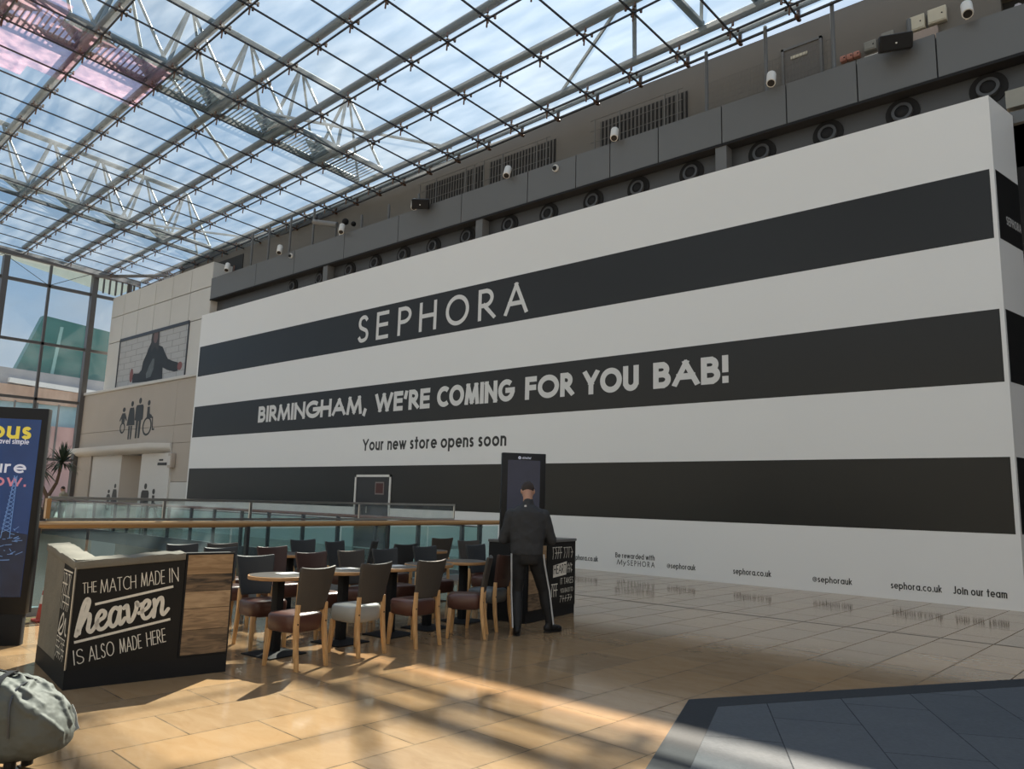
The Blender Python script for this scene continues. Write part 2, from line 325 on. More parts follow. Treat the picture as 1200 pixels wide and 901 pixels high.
def stroke_into(mb, pts, w, fr, d, closed=False, clamp=None, cap=True, roundcap=False):
    p = [V((x, y)) for x, y in pts]; n = len(p)
    if n < 2: return
    if not closed and cap and not roundcap:
        p[0] = p[0]-(p[1]-p[0]).normalized()*w/2; p[-1] = p[-1]+(p[-1]-p[-2]).normalized()*w/2
    L, Rr = [], []
    for i in range(n):
        a = p[i-1] if i else (p[-2] if closed else None); b = p[i+1] if i < n-1 else (p[1] if closed else None)
        t = ((p[i]-a).normalized() if a is not None else V((0, 0)))+((b-p[i]).normalized() if b is not None else V((0, 0)))
        if t.length < 1e-6: t = (p[i]-a)
        t.normalize(); nn = V((-t.y, t.x))
        L.append(p[i]+nn*w/2); Rr.append(p[i]-nn*w/2)
    def P(q):
        y = q.y
        if clamp: y = min(max(y, clamp[0]), clamp[1])
        return mb.bm.verts.new(fr(q.x, y, d))
    Lv = [P(q) for q in L]; Rv = [P(q) for q in Rr]
    for i in range(n-1):
        try: mb.bm.faces.new((Rv[i], Rv[i+1], Lv[i+1], Lv[i]))
        except Exception: pass
    if roundcap:
        for c, dd in ((p[0], d+.0002), (p[-1], d+.0003)):
            vs = [mb.bm.verts.new(fr(c.x+w/2*math.cos(2*PI*k/16), c.y+w/2*math.sin(2*PI*k/16), dd)) for k in range(16)]
            mb.bm.faces.new(vs)
def glyph(mb, ch, x, y, h, wx, w, fr, slant=0.):
    """letter with its lower-left stroke edge at x, baseline y, capital height h, width factor wx, stroke w"""
    adv, st = G[ch]; desc = ch in 'py,jJ'
    def T(q): return (x+w/2+q[0]*h*wx+q[1]*h*slant, y+w/2+q[1]*(h-w)) if q[1] <= 1.001 else (x+w/2+q[0]*h*wx+q[1]*h*slant, y+w/2+q[1]*(h-w))
    top = {'t': .95}.get(ch, 1.05 if ch in 'bdhkl' else (1.0 if ch.isupper() or ch in "!'" else (.92 if ch in 'ij' else X)))
    lo = y-.4*h if desc else y
    hi = y+w/2+top*(h-w)+w/2
    if ch == '@': lo, hi = None, None
    for k, (kind, p) in enumerate(st):
        q = [T(a) for a in p]
        closed = kind == 'C' and (V(q[0])-V(q[-1])).length < 1e-5
        stroke_into(mb, q, w*(.6 if ch == '@' else 1), fr, .0002*k, closed, None if lo is None else (lo, hi), cap=(kind == 'L'))
    return adv*h*wx+w
def text_width(s, h, wx, w, gap): return sum(G[c][0]*h*wx+(w if G[c][1] else 0)+gap for c in s)-gap
def text(name, s, x0, x1, y, h, weight, m, fr, parent, gap=.12, slant=0.):
    """letters fitted between x0 and x1 on the baseline y"""
    w = weight*h; lo, hi = .05, 4.
    for _ in range(40):
        mid = (lo+hi)/2
        if text_width(s, h, mid, w, gap*h*min(mid, 1.3)) < x1-x0: lo = mid
        else: hi = mid
    mb = MB(); x = x0; g = gap*h*min(lo, 1.3); last = None
    for c in s+' ':
        if not G[c][1]:                       # every word is a part of its own
            if len(mb.bm.verts): last = flat(mb, name, m, parent); mb = MB()
            x += G[c][0]*h*lo+g; continue
        glyph(mb, c, x, y, h, lo, w, fr, slant); x += G[c][0]*h*lo+w+g
    mb.bm.free()
    return last
def flat(mb, name, m, parent):
    me = bpy.data.meshes.new(name); mb.bm.to_mesh(me); mb.bm.free(); me.materials.append(m)
    o = bpy.data.objects.new(name, me); COL.objects.link(o)
    if parent: o.parent = parent
    return o
def fr_plane(o, ex, ez, n, turn=0.):
    """frame on a plane: origin o, x axis ex, y axis ez, lifted along n; turned by `turn` radians"""
    o, ex, ez, n = V(o), V(ex).normalized(), V(ez).normalized(), V(n).normalized(); c, s = math.cos(turn), math.sin(turn)
    return lambda x, y, d: o+ex*(x*c-y*s)+ez*(x*s+y*c)+n*(.003+d)

# ================================================================ THE SETTING
D = 14.9656                                   # the hoarding stands in the plane y = D
VX0, VX1, VY0, VY1 = -36.2, -10.78, -4., 11.78  # opening in the floor above the lower level
M_floor = tile_mat('honey_limestone', (.36, .222, .112), (.26, .168, .095), (.07, .05, .034), .95, .56, rot=math.radians(92.5), rough=.10, msize=.007, vein=.42, veincol=(.42, .30, .185), spec=.5)
M_slatefloor = tile_mat('blue_grey_granite', (.085, .092, .103), (.073, .081, .092), (.03, .033, .037), 1.25, .62, rot=math.radians(62), rough=.7, spec=.1, msize=.005, vein=.4, veincol=(.15, .165, .185), nscale=26.)
M_slateband = mat('dark_granite_band', (.04, .044, .05), .7, spec=.1, var=.2, scale=40)
FZ = -.35
SL = [(-3.08, 5.82), (-.6, 10.8), (9, 30.)]
mb = MB()
mb.span((VX1, -14, FZ), (16, 17.6, 0)); mb.span((VX0, VY1, FZ), (VX1, 17.6, 0)); mb.span((-46, -14, FZ), (VX0, 17.6, 0)); mb.span((VX0, -14, FZ), (VX1, VY0, 0))
struct(mb.build('floor', M_floor))
# granite inlay: a thin slab let into the floor, with a darker border
c0, a1, b1 = V((-3.08, 5.82)), V((-.8, 9.6)), V((-1.05, .15))
u1 = (a1-c0).normalized(); v1 = (b1-c0).normalized()
poly = [c0, c0+v1*13, V((14, -7)), V((14, 14)), V((c0+u1*9.2).to_2d())]
struct(MB().prism([tuple(p) for p in poly], lambda x, y, d: V((x, y, d)), .004).build('floor.001', M_slatefloor))
bw = .24
def inset_line(p, q, w, side):
    d = (q-p).normalized(); n = V((-d.y, d.x))*side; return [p, q, q+n*w, p+n*w]
mb = MB(); fr0 = lambda x, y, d: V((x, y, .004+d))
nA = V((u1.y, -u1.x)); nB = V((-v1.y, v1.x))
t = nA+nB; inner = c0+(nA+nB)*(bw/(1+nA.dot(nB)))
mb.prism([tuple(p) for p in (c0, c0+u1*9.2, c0+u1*9.2+nA*bw, inner)][::-1], fr0, .002)
mb.prism([tuple(p) for p in (c0, inner, c0+v1*13+nB*bw, c0+v1*13)][::-1], fr0, .002)
struct(mb.build('trim_1', M_slateband))
# long metal movement joint in the floor in front of the hoarding
struct(MB().bar((-10, 10.72, .001), (-1.2, 10.98, .001), .018, .004).build('trim_2', M_darksteel))
# lower level seen down the opening
M_low = mat('lower_level_stone', (.33, .3, .26), .4, var=.1, scale=.6)
struct(MB().span((-48, -16, -5.6), (-4, 20, -5.4)).build('floor.002', M_low))
struct(MB().span((VX0-.1, VY1+3, -5.4), (VX1, VY1+3.3, FZ)).build('wall_lower', mat('lower_shop_fronts', (.25, .22, .18), .3, var=.5, scale=.7)))
struct(MB().span((VX0-3, VY0, -5.4), (VX0-2.8, VY1+3, FZ)).build('wall_lower.001', M_low))

# upper wall over the fascia
WY = 17.35
mb = MB(); mb.span((-38.2, WY, 9.0), (-1.9, WY+.5, 13.3)); mb.span((-1.9, WY, 12.2), (1.5, WY+.5, 13.3)); mb.span((1.5, WY, 9.0), (14, WY+.5, 13.3))
struct(mb.build('wall_upper', M_upperwall))
struct(MB().span((-38.2, 16.1, 10.95), (14, WY, 11.02)).build('trim_3', M_charcoal))       # gutter floor behind the fascia
# bulkhead with the nozzles, set back below the fascia
struct(MB().span((-32, 16.32, 8.0), (14, 16.5, 10.2)).build('wall_bulkhead', M_charcoal))
# fascia: separate cladding panels with open joints
xs = [-31.95, -28.2, -25.4, -22.2, -19.2, -16.2, -13.5, -11.77, -10.65, -9.19, -7.47, -5.91, -4.39, -2.88, -1.36, .16, 1.7, 3.2, 6.2, 9.4, 14]
mb = MB()
for a, b in zip(xs, xs[1:]): mb.span((a+.014, 15.98, 10.1), (b-.014, 16.06, 11.05))
struct(mb.build('wall_fascia', M_charcoal2))
struct(MB().span((-31.95, 16.07, 10.05), (14, 16.3, 11.0)).build('wall_fascia.001', M_charcoal))
struct(MB().span((-31.95, 15.97, 10.03), (14, 16.3, 10.09)).build('trim_4', M_blackmatt))
for i, x in enumerate((-23.3, -15.42, -7.51)):
    struct(MB().span((x-.14, 16.0, 8.6), (x+.14, 16.3, 10.04)).build('trim_5', M_charcoal2))
# stone-clad wall above and around the toilets
def panel_grid(name, y, xs, zs, m, gap=.018, th=.06, holes=()):
    mb = MB()
    for i, (a, b) in enumerate(zip(xs, xs[1:])):
        for j, (c, d) in enumerate(zip(zs, zs[1:])):
            if (i, j) in holes: continue
            mb.span((a+gap, y, c+gap), (b-gap, y+th, d-gap))
    return struct(mb.build(name, m, bevel=.006, bseg=1))
vx = [-42.72, -41.2, -39.4, -37.55, -35.72, -33.86, -31.95]
panel_grid('wall_left', 15.98, vx, [9.28, 10.7, 11.78], M_stone)
panel_grid('wall_left.001', 15.98, [-42.72, -41.16], [6.7, 9.28], M_stone)
panel_grid('wall_left.002', 15.98, [-33.68, -31.95, -29.6], [6.7, 9.28], M_stone)
struct(MB().span((-42.7, 16.04, 6.3), (-31.95, 16.9, 11.72)).build('wall_left.003', M_gap))
struct(MB().span((-31.97, 15.99, 8.6), (-31.9, 16.9, 11.78)).span((-42.72, 15.98, 11.76), (-31.9, 16.9, 11.83)).span((-42.76, 15.98, 6.7), (-42.7, 16.9, 11.76)).build('wall_left.004', M_stone))
# lower, warmer block with the entrance recess
panel_grid('wall_left.005', 15.28, [-43.85, -36.4, -32.75, -29.9], [3.62, 4.4, 6.42], M_stone2, gap=.008)
panel_grid('wall_left.006', 15.28, [-32.72, -29.9], [1.95, 3.62], M_stone2, gap=.008)
panel_grid('wall_left.007', 15.26, [-32.72, -29.9], [0, 1.95], M_stone, gap=.008)
panel_grid('wall_left.008', 15.28, [-43.85, -41.5], [0, 3.62], M_stone2, gap=.008)
struct(MB().span((-43.85, 15.345, 3.62), (-29.9, 16, 6.4)).span((-32.72, 15.345, 0), (-29.9, 16, 3.62)).span((-43.85, 15.345, 0), (-41.52, 16, 3.62)).build('wall_left.009', M_stone2))
struct(MB().span((-43.95, 15.2, 6.42), (-29.9, 16.2, 6.56)).build('trim_6', M_stone, bevel=.02))
struct(MB().span((-46, 17.3, 0), (-30.6, 17.5, 6.3)).span((-41.5, 15.4, 3.6), (-32.7, 17.4, 3.66)).build('wall_left.010', M_offwhite))
# canopy with a curved underside
rings = []
for x, e in ((-44.3, .25), (-33.7, .85), (-32.75, .12)):
    pr = [(0, 3.62)] + [(-.78*math.sin(k/8*PI/2), 3.6-.40+.38*(k/8)**1.6*.75) for k in range(9)] + [(-.8, 3.62)]
    rings.append([V((x, 15.28+dy*(e if dy else 1), z)) for dy, z in pr])
struct(MB().loft(rings).build('trim_7', M_offwhite, smooth=True))
# recess walls
struct(MB().span((-41.5, 15.36, 0), (-38.0, 15.72, 3.2)).build('wall_recess', M_offwhite))
struct(MB().prism([(-38.0, 15.36), (-36.4, 17.3), (-36.5, 17.3), (-38.1, 15.72)], lambda x, y, d: V((x, y, d)), 3.2).build('wall_recess.001', M_stone2))
struct(MB().span((-35.42, 15.18, 0), (-32.6, 15.3, 3.2)).build('wall_recess.002', M_offwhite))
# right-hand shop wall beyond the hoarding, and walls behind the viewer
mb = MB(); mb.span((-1.8, 16.06, 9.1), (14, 16.3, 9.45)); struct(mb.build('trim_8', mat('pale_soffit', (.30, .29, .25), .6)))
mb = MB(); mb.span((-1.8, 16.08, 8.78), (14, 16.2, 9.02)); struct(mb.build('trim_9', M_charcoal2))
struct(MB().span((-1.95, 16.32, 0), (14, 16.6, 9.2)).build('wall_right', M_blackmatt))
M_back = mat('pale_mall_wall', (.30, .28, .25), .6, var=.2, scale=.35)
struct(MB().span((-46, -14.3, 0), (16, -14, 11)).build('wall_back', M_back))
struct(MB().span((14, -14, 0), (14.3, 17.6, 11)).build('wall_right.001', M_back))

# ---------------------------------------------------------------- glass roof
P0 = V((-12.13, 4.41, 13.75)); RA = V((.0976, 1.9537, -.145)); RB = V((-1.4518, .0634, -.0012))
NRM = RA.cross(RB).normalized()
if NRM.z < 0: NRM = -NRM
def rp(i, j, up=0.): return P0+RA*i+RB*j+NRM*up
I0, I1, J0, J1 = -8.4, 6.25, -13.0, 21.7
mb = MB(); mb.quad(rp(I0, J0), rp(I1, J0), rp(I1, J1), rp(I0, J1)); ceil_ = struct(mb.build('ceiling', M_glass_roof))
mb = MB()
for j in range(-13, 22): mb.bar(rp(I0, j, -.03), rp(I1, j, -.03), .042, .035, NRM)
for i in range(-8, 7): mb.bar(rp(i, J0, -.03), rp(i, J1, -.03), .042, .035, NRM)
mb.bar(rp(I1, J0, -.02), rp(I1, J1, -.02), .05, .05, NRM)
struct(mb.build('ceiling.001', M_darksteel))
def spider():
    mb = MB()
    mb.cyl((0, 0, .02), (0, 0, .26), .022, seg=8)
    for sx in (-1, 1):
        for sy in (-1, 1):
            mb.bar((0, 0, -.05), (sx*.13, sy*.13, -.05), .022, .03)
            mb.cyl((sx*.13, sy*.13, -.1), (sx*.13, sy*.13, 0), .032, seg=8)
    mb.sph((0, 0, -.06), .04, 1)
    return mb
names = {6: 'nearest the dark upper wall', 5: 'second from the dark upper wall', 4: 'third from the dark upper wall', 3: 'fourth from the dark upper wall', 2: 'fifth from the dark upper wall',
         1: 'sixth from the dark upper wall', 0: 'crossing the pink reflection', -1: 'at the top left corner of the photo'}
spm = None
rotm = Matrix((RB.normalized(), RA.normalized(), NRM)).transposed()
for i in range(-8, 7):
    if i in names:
        root = thing('roof_beam', f'long pale tubular roof beam above the glass, {names[i]}', 'beam', rp(i, 0, .3), group='parallel tubular beams of the glass roof')
        inv = Matrix.Translation(-V(root.location))
        pr = MB(); pr.cyl(inv @ rp(i, J0, .34), inv @ rp(i, J1, .34), .115, seg=16); pr.build('tube', M_beam, root, smooth=True)
        for j in range(-13, 22):
            p = rp(i, j)
            if not in_frame(p): continue
            if spm is None:
                so_ = spider().build('spider_bracket', M_bracket, root); spm = so_.data
            else:
                so_ = bpy.data.objects.new('spider_bracket', spm); COL.objects.link(so_); so_.parent = root
            so_.rotation_mode = 'QUATERNION'; so_.rotation_quaternion = rotm.to_quaternion(); so_.location = p-V(root.location)
    else:
        struct(MB().cyl(rp(i, J0, .34), rp(i, J1, .34), .105, seg=12).build('trim_10', M_beam, smooth=True))
# edge beam along the wall with short brackets
root = thing('edge_beam', 'slim blue-grey edge beam of the glass roof just above the dark upper wall', 'beam', rp(I1, 0, .15))
inv = -V(root.location)
pr = MB(); pr.bar(rp(I1-.05, J0, .22)+inv, rp(I1-.05, J1, .22)+inv, .1, .16, NRM); pr.build('beam', M_greysteel, root)
for j in range(-5, 22):
    if in_frame(rp(I1, j)): MB().bar(rp(I1, j, -.1)+inv, rp(I1, j, .2)+inv, .07, .07).sph(rp(I1-.06, j, -.06)+inv, .05, 1).sph(rp(I1+.03, j, -.06)+inv, .05, 1).build('bracket', M_bracket, root)
# trusses standing on the roof outside
def truss(j, label, walk=False, i0=-6, i1=6, ht=2.6, w=.5):
    root = thing('roof_truss', label, 'truss', rp(0, j, .5), group='lattice trusses above the glass roof'); inv = -V(root.location)
    MB().cyl(rp(i0, j, .5+ht)+inv, rp(i1-.8, j, .5+ht)+inv, .11, seg=10).build('top_chord', M_truss, root, smooth=True)
    for s in (-1, 1): MB().cyl(rp(i0, j+s*w, .55)+inv, rp(i1, j+s*w, .55)+inv, .10, seg=10).build('bottom_chord', M_truss, root, smooth=True)
    if walk:
        m = MB()
        for k in range(int((i1-i0)*14)): m.bar(rp(i0+k/14, j-w*.9, .52)+inv, rp(i0+k/14, j+w*.9, .52)+inv, .035, .03)
        m.build('walkway', M_greysteel, root)
    for i in range(i0, i1):
        top = rp(i+.3, j, .5+ht)+inv
        for s in (-1, 1):
            MB().cyl(top, rp(i+.02, j+s*w, .55)+inv, .06, seg=8).build('strut', M_truss, root, smooth=True)
            MB().cyl(rp(i+.35, j, .5+ht)+inv, rp(i+1, j+s*w, .55)+inv, .045, seg=8).build('strut', M_truss, root, smooth=True)
        MB().bar(rp(i, j-w, .55)+inv, rp(i, j+w, .55)+inv, .09, .12).build('cross_member', M_truss, root)
        m = MB(); m.quad(rp(i, j-w, .62)+inv, rp(i+.42, j, .72)+inv, rp(i, j+w, .62)+inv, rp(i-.42, j, .72)+inv); 
        bmesh.ops.solidify(m.bm, geom=m.bm.faces[:], thickness=.03); m.build('gusset_plate', M_truss, root)
    return root
truss(7.05, 'pale lattice truss with a grated walkway above the middle of the glass roof', True)
truss(16.5, 'pale lattice truss above the glass roof towards the glazed end wall')
truss(-2.95, 'pale lattice truss above the glass roof at the top right, over the dark wall')
def brace(p, q, label, r=.05):
    root = MB().cyl(p, q, r, seg=10).build('roof_brace', M_greysteel, smooth=True); tag(root, label, 'brace', 'diagonal braces over the glass roof')
brace(rp(6.2, 4.2, .5), rp(3.6, 6.6, .55), 'thin diagonal brace rising left from the dark wall to the walkway truss')
brace(rp(6.2, -.9, .6), rp(3.9, -3.0, .7), 'blue-grey diagonal brace climbing right to the top right truss', .06)
brace(rp(6.2, 1.0, .6), rp(4.6, -2.9, .7), 'longer blue-grey diagonal brace climbing to the top right truss', .05)
brace(rp(6.2, 14, .55), rp(4.1, 16.3, .6), 'diagonal brace climbing left to the far truss')
brace(rp(4.0, 9.4, .55), rp(2.2, 7.1, .7), 'diagonal brace sloping from the fourth bay up to the walkway truss')
# pink sheet near the top left stands in for a reflection in the glass
M_pink = glass_mat('pink_reflection_tint', (.96, .72, .80), .16, .02, (3, 3, 1), (.95, .70, .76))
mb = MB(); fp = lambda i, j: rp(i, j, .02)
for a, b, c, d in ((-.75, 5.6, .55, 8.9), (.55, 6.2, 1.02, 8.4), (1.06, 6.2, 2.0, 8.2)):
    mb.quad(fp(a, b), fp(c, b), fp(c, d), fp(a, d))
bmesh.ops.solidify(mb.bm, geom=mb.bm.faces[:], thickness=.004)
mb.build('pink_reflection', M_pink, ceil_)['label'] = 'sheer pink reflection in the glass, built as a thin sheet'

# ---------------------------------------------------------------- glazed end wall
EX = -43.6
win = bpy.data.objects.new('window_1', None); COL.objects.link(win); win['kind'] = 'structure'
MB().quad((EX, -14, 0), (EX, 17.6, 0), (EX, 17.6, 13.0), (EX, -14, 13.0)).build('pane', M_glass_wall, win)
M_mull = mat('mullion_bronze_grey', (.13, .12, .115), .4, .4)
mb = MB()
for y in [15.2-4.2*k for k in range(7)]: mb.bar((EX+.15, y, 0), (EX+.15, y, 13.05), .26, .36)
mb.build('column', M_mull, win)
mb = MB()
for y in [13.05-4.2*k for k in range(7)]+[17.1]: mb.bar((EX+.1, y, 0), (EX+.1, y, 13.05), .12, .14)
mb.build('mullion', M_mull, win)
mb = MB()
for z, t in ((11.95, .16), (8.9, .14), (6.02, .14), (3.0, .14)): mb.bar((EX+.1, -14, z), (EX+.1, 17.5, z), .14, t)
mb.build('transom', M_mull, win)
MB().bar((EX+.05, -14, 13.18+.9), (EX+.05, 17.6, 13.18-.05), .26, .3).build('head_beam', M_mull, win)
mb = MB()
for k in range(6):
    y = 15.05-4.2*k
    mb.cyl((EX+.2, y, 13.1), (EX+.2, y-2.05, 11.95), .015, seg=6); mb.cyl((EX+.2, y-4.2, 13.1), (EX+.2, y-2.05, 11.95), .015, seg=6)
mb.build('tie_rod', M_darksteel, win)
mb = MB(); 
for k in range(8): mb.bar((EX, 15.4+.32*k, 12.2), (EX, 15.4+.32*k, 13.0), .08, .08)
mb.bar((EX+.2, 15.1, 12.95), (EX+4, 17.4, 12.9), .14, .14)
mb.build('corner_strut', M_mull, win)
# eaves overhang of pale glass outside the end wall
mb = MB(); mb.quad((EX-.1, 9.5, 13.38), (EX-.1, 17.5, 12.95), (EX-2.2, 17.2, 12.7), (EX-.4, 9.5, 13.33)); bmesh.ops.solidify(mb.bm, geom=mb.bm.faces[:], thickness=.05)
struct(mb.build('trim_11', mat('pale_green_soffit', (.40, .45, .45), .5)))

# ---------------------------------------------------------------- outside beyond the end wall
BX = -70.
root = thing('building', 'city building beyond the glazed end wall with a teal sloping roof', 'building', (BX, 22, 0))
def yz(x0): return lambda y, z, d: V((-d, y-22, z))+V((x0-BX, 0, 0))
M_teal = tile_mat('teal_roof_glass', (.055, .20, .19), (.07, .235, .215), (.04, .13, .13), 3., .5, rough=.3, msize=.02)
m = MB(); m.prism([(19.0, 9.2), (21.2, 15.95), (34, 14.9), (36, 9.2)], yz(-71), 1.0); m.build('roof', mat('teal_sheet', (.06, .19, .17), .35, var=.25, scale=.5, stretch=(1, .3, 3)), root)
for y in (22.0, 26.4, 27.6): MB().prism([(y, 9.2), (y+.5, 15.2), (y+.75, 15.2), (y+.25, 9.2)], yz(-70.9), .1).build('roof_rib', mat('pale_teal_rib', (.3, .5, .47), .4), root)
MB().prism([(14, 9.7), (40, 9.0), (40, 10.6), (14, 11.2)], yz(-70.4), 9).build('parapet', mat('pale_grey_concrete', (.38, .37, .38), .7), root)
MB().prism([(19.0, 9.85), (40, 8.95), (40, 9.35), (19.0, 10.25)], yz(-69.9), .6).build('white_ledge', mat('white_coping', (.85, .83, .8), .6), root)
MB().prism([(10, 8.3), (40, 8.5), (40, 9.3), (10, 9.9)], yz(-70), 9).build('brick_band', mat('stained_brown_brick', (.50, .33, .24), .8, var=.45, scale=1.2, stretch=(1, 1, .3)), root)
MB().prism([(5, 4.0), (40, 4.0), (40, 8.45), (5, 8.45)], yz(-70.3), 9).build('window_band', mat('blue_shop_glass', (.30, .46, .52), .1, var=.3, scale=.6), root)
for k in range(9): MB().span((.4, 16.2+k*1.6-22, 4), (.6, 16.3+k*1.6-22, 8.4)).build('window_mullion', M_mull, root)
MB().prism([(22.4, 0), (40, 0), (40, 6.6), (22.4, 6.6)], yz(-69.8), 9).build('pink_wall', mat('pink_render', (.62, .38, .35), .8, var=.12, scale=.8), root)
MB().prism([(0, 0), (21.5, 0), (21.5, 4.0), (0, 4.0)], yz(-70.1), 9).build('ground_floor_wall', mat('street_wall', (.3, .27, .25), .8), root)
MB().prism([(-6, 9), (17.6, 9), (17.6, 11.3), (-6, 11.3)], yz(-74), 6).build('upper_storey', mat('grey_storey', (.2, .21, .22), .7, var=.4), root)
root = thing('roof_scaffold', 'spindly scaffold on the roof beside the teal roof, seen through the end wall', 'scaffold', (-74, 17, 11.0))
for k in range(4): MB().cyl((0, k*.9-1.6, 0), (0, k*.9-1.6, 2.2-.25*k), .06, seg=6).build('pole', M_darksteel, root)
for z in (.7, 1.4): MB().cyl((0, -1.7, z), (0, 1.2, z), .05, seg=6).build('ledger', M_darksteel, root)
struct(MB().span((-110, -40, -.4), (-46.2, 60, -.2)).build('floor.003', mat('street_paving', (.3, .28, .26), .8)))

# ================================================================ THE HOARDING
HX0, HX1, HZ = -30.48, -1.93, 8.93
hd = thing('hoarding', 'giant shopfront hoarding in black and white horizontal stripes with white lettering', 'hoarding', (0, D, 0))
frH = fr_plane((0, 0, 0), (1, 0, 0), (0, 0, 1), (0, -1, 0))
MB().span((HX0, 0, 0), (HX1-.03, .12, HZ)).build('panel', M_white, hd)
Z0, BH = 1.2231, 1.26620
for k in range(3): MB().span((-30.38, -.0025, Z0+2*k*BH), (-1.993, .02, Z0+(2*k+1)*BH)).build('black_stripe', M_stripe, hd)
# return panel at the right end
e = V((.235, 1.18, 0)).normalized(); nn = V((e.y, -e.x, 0))
o1 = V((HX1, 0, 0))
def sidebox(s0, s1, z0, z1, d0, d1):
    m = MB(); m.prism([(s0, z0), (s1, z0), (s1, z1), (s0, z1)], lambda x, y, d: o1+e*x+nn*(d0+d)+V((0, 0, y)), d1-d0); return m
sidebox(-.0, 1.12, 0, HZ, -.1, 0).build('return_panel', M_white, hd)
for k in range(3): sidebox(.075, 1.12, Z0+2*k*BH, Z0+(2*k+1)*BH, -.01, .0025).build('black_stripe', M_stripe, hd)
MB().span((HX1-.045, -.004, 0), (HX1+.004, .04, HZ)).build('corner_bead', M_white, hd)
frS = fr_plane(o1+V((0, 0, 0)), e, (0, 0, 1), nn)
text('small_lettering', 'SEPHORA', .42, 1.1, 6.62, .16, .13, M_print, frS, hd, gap=.3)
# big lettering
mb = MB(); wS = .125
for ch, a, b in (('S', -19.75, -19.17), ('E', -18.80, -18.20), ('P', -17.76, -17.13), ('H', -16.78, -16.03), ('O', -15.64, -14.70), ('R', -14.34, -13.68), ('A', -13.36, -12.53)):
    h = .90; glyph(mb, ch, a, 6.475, h, (b-a-wS)/(G[ch][0]*h), wS, frH)
flat(mb, 'brand_lettering', M_print, hd)
for s, a, b in (('BIRMINGHAM,', -25.40, -19.02), ("WE'RE", -18.50, -15.88), ('COMING', -15.55, -12.28), ('FOR', -11.98, -10.68), ('YOU', -10.42, -8.93), ('BAB!', -8.62, -6.93)):
    pass
def px_x(px, z):   # x on the hoarding where the photo column px meets the height z (used once to lay out the words)
    k = (px-600)/F_PX
    lo, hi = HX0, HX1
    for _ in range(50):
        mid = (lo+hi)/2; d = V((mid, D, z-EYE))
        if d.dot(R_)/d.dot(F_) < k: lo = mid
        else: hi = mid
    return lo
for s, a, b in (('BIRMINGHAM,', -25.42, -19.07), ("WE'RE", -18.66, -16.16), ('COMING', -15.86, -12.94), ('FOR', -12.55, -10.98), ('YOU', -10.70, -9.13), ('BAB!', -8.75, -6.93)):
    text('slogan_lettering', s, a, b, 4.14, .60, .235, M_print, frH, hd, gap=.07)
for s, a, b in (('Your', -19.13, -17.98), ('new', -17.72, -16.72), ('store', -16.50, -15.38), ('opens', -15.17, -14.08), ('soon', -13.90, -13.19)):
    pass
text('small_lettering', 'Your new store opens soon', -19.16, -13.15, 2.965, .375, .185, M_blackprint, frH, hd, gap=.115)
def small(s, a, b, z, h): text('small_lettering', s, a, b, z, h, .15, M_blackprint, frH, hd, gap=.12)
small('sephora.co.uk', -6.90, -6.11, .195, .12); small('sephora.co.uk', -3.93, -3.12, .185, .12); small('sephora.co.uk', -10.98, -10.22, .2, .12); small('sephora.co.uk', -15.2, -14.4, .2, .12)
small('@sephorauk', -8.42, -7.74, .195, .115); small('@sephorauk', -5.31, -4.59, .18, .115); small('@sephorauk', -13.2, -12.5, .2, .115)
small('Join our team', -2.95, -2.17, .185, .13)
small('Be rewarded with', -9.74, -8.72, .33, .115)
mb = MB(); x = -9.70
text('small_lettering', 'My', -9.70, -9.46, .175, .12, .13, M_blackprint, frH, hd, gap=.1, slant=.12)
text('small_lettering', 'SEPHORA', -9.42, -8.72, .175, .12, .12, M_blackprint, frH, hd, gap=.4)
# door let into the hoarding
dr = MB().span((-19.36, -.006, .02), (-17.75, .03, 2.16)).build('door', mat('door_black', (.02, .02, .024), .35), hd)
m = MB(); m.span((-19.42, -.03, 0), (-19.35, .03, 2.22)); m.span((-17.76, -.03, 0), (-17.69, .03, 2.22)); m.span((-19.42, -.03, 2.15), (-17.69, .03, 2.22)); m.build('door_frame', M_whitemetal, dr)
MB().span((-18.42, -.02, 1.62), (-18.0, .0, 2.0)).build('notice_frame', mat('grey_notice_frame', (.2, .17, .16), .5), dr)
MB().span((-18.38, -.024, 1.66), (-18.04, -.01, 1.96)).build('notice', mat('dark_red_notice', (.07, .02, .018), .5), dr)
MB().cyl((-18.75, -.05, 1.05), (-18.75, -.05, 1.25), .015, seg=8).build('handle', M_steel, dr)

# ================================================================ FIXTURES ON THE WALLS
# air nozzles under the fascia
nz0 = None
NX = [-2.09, -3.62, -5.13, -6.63, -8.44, -9.97, -11.4, -12.95, -14.44, -16.2, -17.75, -19.23, -20.73, -22.2, -24.03, -25.87]
def nth(i): return ['first', 'second', 'third', 'fourth', 'fifth', 'sixth', 'seventh', 'eighth', 'ninth', 'tenth', 'eleventh', 'twelfth', 'thirteenth', 'fourteenth', 'fifteenth', 'sixteenth', 'seventeenth', 'eighteenth'][i]
for i, x in enumerate(NX):
    lab = f'round dark air nozzle above the hoarding top, {nth(i)} from the right end'
    if nz0 is None:
        nz0 = thing('air_nozzle', lab, 'vent', (x, 16.318, 9.72), group='round air nozzles under the fascia')
        MB().ring((0, 0, 0), .2, .33, (0, -1, 0), .03).build('flange', M_blackmatt, nz0, smooth=True)
        m = MB(); m.ring((0, -.03, 0), .14, .2, (0, -1, .1), .07); m.build('collar', M_charcoal, nz0, smooth=True)
        MB().sph((0, -.06, 0), (.15, .05, .15), 2).build('core', M_blackmatt, nz0, smooth=True)
    else: dup(nz0, (x, 16.318, 9.72), 0, lab)
